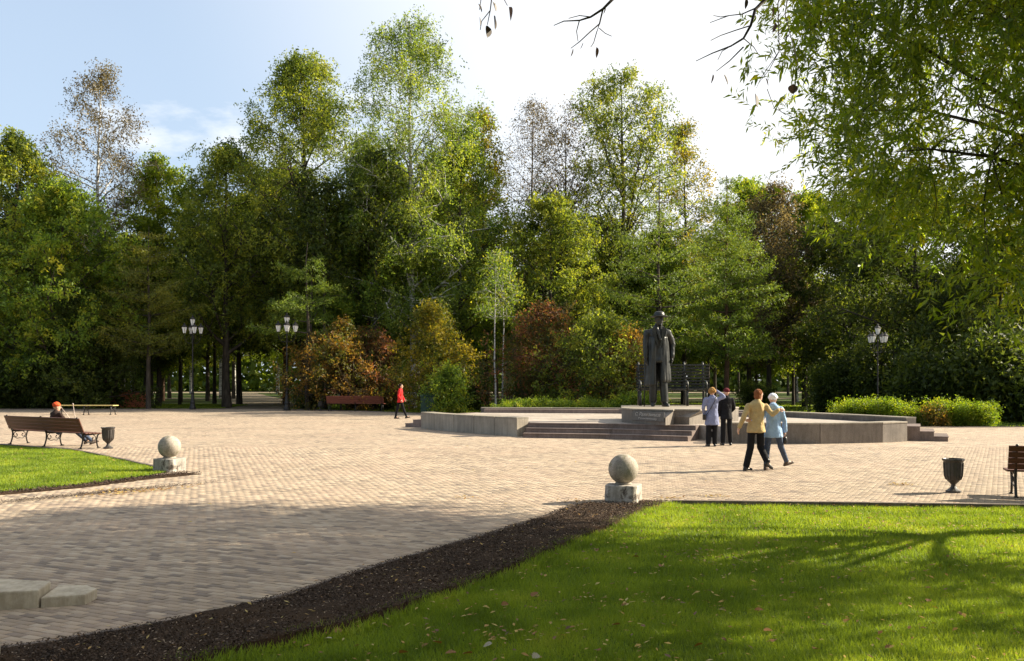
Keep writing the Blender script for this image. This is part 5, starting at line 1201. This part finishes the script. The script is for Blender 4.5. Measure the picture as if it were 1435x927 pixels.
# ------------------------------------------------------------------ benches
def scroll(m, x, c, r, a0, a1, y_s=1, n=14, th=.011):
    pts = []
    for i in range(n + 1):
        t = i / n; a = a0 + (a1 - a0) * t; rr = r * (1 - .72 * t); pts.append((x, c[0] + y_s * rr * math.cos(a), c[1] + rr * math.sin(a)))
    m.tube(pts, th, 6); m.ell(pts[-1], (.016, .02, .02), 8, 5)
def park_bench(loc, rz, label, length=3.3, nf=3, wood='benchwood', back=True, sc=1):
    root = empty('park_bench', loc, rz, label, 'bench', sc=sc); Lh = length / 2
    fx = [-Lh + .12 + (length - .24) * i / (nf - 1) for i in range(nf)]
    for x in fx:
        m = MB()
        if back:
            m.tube([(x, -.30, 0), (x, -.26, .06), (x, -.22, .2), (x, -.21, .34), (x, -.24, .44), (x, -.30, .60), (x, -.37, .78), (x, -.39, .84)], [.022, .022, .022, .024, .024, .022, .020, .018], 8)
            m.ell((x, -.39, .84), (.025, .03, .03), 10, 7)
        else: m.tube([(x, -.24, 0), (x, -.20, .08), (x, -.17, .22), (x, -.21, .38)], .020, 8)
        m.tube([(x, .26, 0), (x, .22, .06), (x, .19, .2), (x, .22, .33), (x, .27, .40)], [.022, .020, .020, .022, .022], 8)
        m.tube([(x, -.23, .395), (x, -.05, .375), (x, .12, .385), (x, .27, .405), (x, .31, .385)], .020, 8)
        for yy in (-.30 if back else -.24, .26): m.box((x, yy, .012), (.05, .09, .024))
        scroll(m, x, (-.11, .27), .085, 1.6, 7.4, 1); scroll(m, x, (.10, .27), .085, 1.6, 7.4, -1)
        m.tube([(x, -.19, .22), (x, -.08, .16), (x, .0, .175), (x, .08, .16), (x, .17, .22)], .011, 6)
        m.obj('frame', M['iron'], root, 0, True)
    for i in range(5):
        m = MB(); m.box((0, -.17 + i * .105, .415 + (.008 if i in (0, 4) else 0) - (.01 if i == 4 else 0)), (length, .088, .032)); m.obj('seat_slat', M[wood], root, .006)
    if back:
        for i in range(4):
            z = .50 + i * .098 ; y = -.245 - (z - .44) * .40; m = MB(); m.box((0, y, z), (length, .030, .097), rx=R(21)); m.obj('back_slat', M[wood], root, .006)
        for x in fx:
            m = MB(); m.tube([(x, -.222, .44), (x, -.255, .54), (x, -.29, .63), (x, -.35, .80)], .024, 6); m.obj('back_bracket', M['iron'], root, 0, True)
    return root
bx, by = G(112, 629.6); ang_b = R(-34); cbx, cby = bx - .0, by
L_ = 3.8; ctr = Vector((bx, by)) - Vector((math.cos(ang_b), math.sin(ang_b))) * (L_ / 2 - .12) + Vector((-math.sin(ang_b), math.cos(ang_b))) * .30
park_bench((ctr.x, ctr.y, 0), ang_b, 'long red-brown bench with scrolled iron legs where a person sits', L_, 3)
x0, y0 = G(498, 576.5); park_bench((x0, y0 + .3, 0), R(-4), 'brick-red bench at the edge of the wood, near the person in red', 3.2, 3, 'benchwood_red', sc=1.08)
x0, y0 = G(1414, 695.5); park_bench((x0 + 1.55, y0 - .45, 0), R(-20), 'dark red-brown bench cut by the right edge of the photo', 3.3, 3, sc=1.0)
x0, y0 = G(118, 581.5); park_bench((x0 + .1, y0, 0), R(-3), 'flat yellow backless bench at the far edge of the square', 2.7, 3, 'benchyellow', back=False, sc=1.2)

# seated person
def seated():
    c, s_ = math.cos(ang_b), math.sin(ang_b)
    fx_, fy_ = -s_, c                                   # facing direction of the bench
    local = Vector((.55 - .25, 0))                      # along the bench
    js_ = dict(pel=(0, .0, .50), chest=(0, -.09, .80), neck=(0, -.09, .98), head=(0, -.06, 1.115), hipL=(-.09, .03, .50), hipR=(.09, .03, .50),
               sL=(-.19, -.08, .93), eL=(-.27, .06, .70), wL=(-.12, .25, .66), hL=(.8, .5, .1), nL=(0, 0, -1), sR=(.19, -.08, .93), eR=(.30, .02, .72), wR=(.34, .26, .68), hR=(0, 1, .2), nR=(-1, 0, 0),
               kL=(-.08, .46, .50), aL=(.12, .78, .12), fL=(.35, .9, .3), kR=(.17, .46, .49), aR=(.38, .80, .12), fR=(.4, .9, .3))
    along = Vector((c, s_)); pos_ = ctr + along * .25
    root, V = person((pos_.x, pos_.y, 0), js_, (.35, 1, 0), dict(skin=M['skin'], trousers=C_jean, coat=C_brown, shoe=S_brown, hair=C_orange, eye=EYE_M),
                     'person in orange-red knit hat and dark jacket sitting on the long bench', 1.0, hem=.47, hemr=.18, hair='hat', body_fwd=(0, 1, .0), rz=ang_b)
    ps = root.location
    for k, (a, b_) in enumerate((((.30, .26, .66), (-.12, .05, 1.22)), ((.36, .30, .70), (.02, .42, 1.20)))):
        m = MB(); m.tube([Vector((0, 0, 0)), Vector(b_) - Vector(a)], .010, 6); m.tube([(Vector(b_) - Vector(a)) * .93, (Vector(b_) - Vector(a)) * 1.01], .019, 8)
        d = (Vector(a) - Vector(b_)).normalized(); m.tube([Vector((0, 0, 0)), d * .38], [.010, .006], 6)
        o = m.obj('walking_pole', mat_plain('pale_pole_metal', (.42, .34, .28), .4, .2) if k == 0 else bpy.data.materials['pale_pole_metal'], None, 0, True)
        w_ = root.matrix_basis @ Vector(a); o.location = w_; o.rotation_euler = (0, 0, ang_b); tag(o, ('walking pole leaning left, held by the seated person', 'walking pole standing more upright, held by the seated person')[k], 'walking pole')
seated()

# ------------------------------------------------------------------ urn bins
def urn(loc, s, label, group='cast iron urn bins'):
    root = empty('urn_bin', loc, 0, label, 'litter bin'); root.scale = (s * .84, s * .84, s)
    m = MB(); m.lathe([(.0, 0), (.155, 0), (.155, .035), (.12, .05), (.075, .075), (.05, .11), (.045, .14), (.07, .165), (.10, .19)], 12); m.obj('foot', M['iron2'], root, 0, False)
    m = MB(); n = 16; prof = [(.05, .175), (.10, .19), (.145, .23), (.175, .30), (.185, .42), (.19, .53), (.20, .555), (.225, .575), (.225, .60), (.205, .60), (.19, .58), (.175, .50), (.16, .30), (.05, .22)]
    m.lathe(prof, 16); m.obj('bowl', M['iron2'], root, 0, False)
    for k in range(16):
        a = 2 * math.pi * k / 16; m = MB(); m.tube([(.148 * math.cos(a), .148 * math.sin(a), .23), (.178 * math.cos(a), .178 * math.sin(a), .30), (.188 * math.cos(a), .188 * math.sin(a), .42), (.194 * math.cos(a), .194 * math.sin(a), .53)], .009, 4); m.obj('rib', M['iron2'], root)
    return root
urn((*G(151.5, 629), 0), .98, 'grey cast iron urn bin beside the long bench on the left')
urn((*G(1336, 690.5), 0), .95, 'dark cast iron urn bin near the bench on the right')
urn((*G(449, 575.5), 0), .95, 'small urn bin left of the brick-red bench')

# ------------------------------------------------------------------ stone balls
def ballard(loc, rz, label):
    root = empty('stone_ball_bollard', loc, rz, label, 'bollard')
    m = MB(); hw = .255
    pl_ = [(-hw + .06, -hw), (hw - .06, -hw), (hw, -hw + .06), (hw, hw - .06), (hw - .06, hw), (-hw + .06, hw), (-hw, hw - .06), (-hw, -hw + .06)]
    m.prism(pl_, -.08, .27); me = m.mesh('plinth', .018)
    bm = bmesh.new(); bm.from_mesh(me); bmesh.ops.subdivide_edges(bm, edges=[e for e in bm.edges if e.calc_length() > .15], cuts=5, use_grid_fill=True)
    for v in bm.verts:
        n_ = noise.noise(v.co * 9 + Vector(loc)); v.co += v.normal * (n_ * .008 - (.03 * max(0, noise.noise(v.co * 6 + Vector((3, loc[0], 1))) - .25)))
    bm.to_mesh(me); bm.free(); link('plinth', me, M['plinth'], root)
    m = MB(); m.lathe([(.0, .265), (.12, .265), (.13, .285), (.12, .30), (.0, .31)], 20); m.obj('neck', M['ball'], root, 0, True)
    m = MB(); m.ell((0, 0, .505), (.232, .232, .232), 40, 26); me = m.mesh('stone_ball')
    for v in me.vertices: v.co += v.normal * noise.noise(v.co * 14) * .002
    link('stone_ball', me, M['ball'], root, True)
ballard((*G(873.5, 703), 0), R(-18), 'stone ball on a plinth at the corner of the large lawn')
ballard((*G(237.5, 660.5), 0), R(-20), 'stone ball on a plinth at the tip of the small left lawn')

# stone kerb blocks at the lower left
def rough_block(name, poly, z1, label, cat='stone block', tilt=0):
    m = MB(); m.prism(poly, -.03, z1); me = m.mesh(name, .014); o = link(name, me, M['slab'], None, False); tag(o, label, cat); return o
rough_block('stone_step', [(-5.6, 7.6), (-3.93, 8.0), (-4.0, 8.36), (-4.6, 8.5), (-5.8, 8.7)], .15, 'higher pale stone slab at the lower left edge of the paving', 'stone step')
rough_block('stone_step', [(-3.915, 8.0), (-3.60, 8.12), (-3.60, 8.36), (-3.75, 8.5), (-4.0, 8.5)], .088, 'lower pale stone slab beside the higher one at lower left', 'stone step')
rough_block('stone_stub', [(-4.0, 6.35), (-3.50, 6.42), (-3.50, 6.60), (-4.0, 6.62)], .15, 'small pale stone stub in the bottom left corner', 'stone block')

# ------------------------------------------------------------------ street lamps
def lamp_meshes():
    pole = MB(); pole.lathe([(.20, 0), (.20, .12), (.16, .18), (.13, .35), (.15, .42), (.12, .5), (.085, .9), (.10, 1.0), (.07, 1.06), (.05, 1.3), (.042, 3.2), (.06, 3.25), (.042, 3.3), (.036, 4.6), (.055, 4.66), (.03, 4.75), (.028, 5.05), (.0, 5.06)], 14)
    arm = MB(); arm.tube([(.03, 0, 4.05), (.16, 0, 3.98), (.30, 0, 4.02), (.42, 0, 4.18), (.48, 0, 4.38), (.48, 0, 4.55)], [.02, .018, .018, .017, .016, .018], 6)
    arm.tube([(.03, 0, 4.45), (.15, 0, 4.42), (.26, 0, 4.34), (.30, 0, 4.24), (.24, 0, 4.18)], .012, 6)
    frame = MB()
    frame.lathe([(.0, 0), (.06, 0), (.075, .03), (.085, .035), (.0, .036)], 8)
    frame.lathe([(.19, .40), (.20, .42), (.15, .47), (.10, .52), (.05, .56), (.055, .60), (.02, .65), (.0, .68)], 8)
    for k in range(6):
        a = 2 * math.pi * k / 6 + .3; frame.tube([(.085 * math.cos(a), .085 * math.sin(a), .03), (.175 * math.cos(a), .175 * math.sin(a), .405)], .009, 4)
    glass = MB(); glass.lathe([(.08, .038), (.168, .398)], 6, ang0=.3)
    return pole.mesh('pole'), arm.mesh('arm'), frame.mesh('lantern_frame'), glass.mesh('lantern_glass')
lp, la_, lf, lg = lamp_meshes()
for me, mt in ((lp, 'iron'), (la_, 'iron'), (lf, 'iron'), (lg, 'lantern')): me.materials.append(M[mt])
def lamp(loc, rz, label, s=1.05):
    root = empty('street_lamp', loc, rz, label, 'street lamp', sc=s); link('pole', lp, None, root)
    for k in range(5):
        if k < 4:
            a = k * math.pi / 2; link('arm', la_, None, root, rot=(0, 0, a)); p_ = (.48 * math.cos(a), .48 * math.sin(a), 4.55)
        else: p_ = (0, 0, 5.03)
        l_ = link('lantern', lf, None, root, loc=p_); link('glass', lg, None, l_)
lamp((*G(270, 574), 0), R(30), 'black street lamp with five lanterns, the farther left of two')
lamp(((402 - CXP) * 59 / FPX, 59, 0), R(12), 'black street lamp with five lanterns beside the orange shrub')
lamp(((1230 - CXP) * 45 / FPX, 45, 0), R(38), 'black street lamp rising from the dark trees on the right', .79)

# green container, orange wall, cream building among the trunks
def container():
    x, y = (602 - CXP) * 53.5 / FPX, 53.5
    root = empty('green_container', (x, y, -.09), R(-12), 'dark green waste container behind the left end of the wall', 'container'); gm = mat_plain('dark_green_paint', (.008, .045, .022), .5)
    m = MB(); m.prism([(-.42, -.35), (.42, -.35), (.42, .35), (-.42, .35)], .12, 1.05); m.obj('bin_body', gm, root, .03)
    m = MB(); m.add([(-.45, -.38, 1.055), (.45, -.38, 1.055), (.45, .38, 1.055), (-.45, .38, 1.055), (-.42, -.30, 1.12), (.42, -.30, 1.12), (.42, .36, 1.22), (-.42, .36, 1.22)], [(3, 2, 1, 0), (4, 5, 6, 7), (0, 1, 5, 4), (1, 2, 6, 5), (2, 3, 7, 6), (3, 0, 4, 7)]); m.obj('lid', gm, root)
    for sx in (-.3, .3):
        m = MB(); m.ell((sx, .3, .1), (.04, .1, .1), 14, 8); m.obj('wheel', M['iron'], root)
container()
og = mat_plain('orange_brick', (.42, .13, .06), .9, var=.3, scale=3); cr_ = mat_plain('cream_plaster', (.62, .52, .36), .9, var=.1, scale=1)
def brickwall():
    root = empty('brick_wall', ((160 - CXP) * 67 / FPX, 67, -.09), R(6), 'low orange-red brick wall seen between the trunks on the left', 'wall')
    nrow, nc = 9, 4
    for c_ in range(nc):
        m = MB(); m.box(((c_ - 1.5) * 1.05, 0, .55), (1.04, .25, 1.1)); m.obj('wall_panel', og, root, .01)
        m = MB(); m.box(((c_ - 1.5) * 1.05, 0, 1.135), (1.045, .34, .07)); m.obj('coping', M['granite'], root, .01)
    for c_ in range(5):
        m = MB(); m.box(((c_ - 2) * 1.05, 0, .62), (.14, .34, 1.30)); m.obj('pier', M['bark'] if False else og, root, .01)
brickwall()
def pavilion():
    root = empty('cream_building', ((752 - CXP) * 92 / FPX, 92, -.09), R(4), 'cream-coloured small building glimpsed between the trunks behind the shrubs', 'building')
    m = MB(); m.box((0, 0, 1.7), (6, 4, 3.4)); m.obj('wall', cr_, root)
    m = MB(); m.add([(-3.4, -2.4, 3.41), (3.4, -2.4, 3.41), (3.4, 2.4, 3.41), (-3.4, 2.4, 3.41), (-2, 0, 4.6), (2, 0, 4.6)], [(3, 2, 1, 0), (0, 1, 5, 4), (1, 2, 5), (2, 3, 4, 5), (3, 0, 4)]); m.obj('roof', M['iron2'], root)
    for x in (-1.8, 0, 1.8):
        m = MB(); m.box((x, -2.02, 1.8), (.9, .08, 1.2)); m.obj('window', M['plaque'], root)
pavilion()
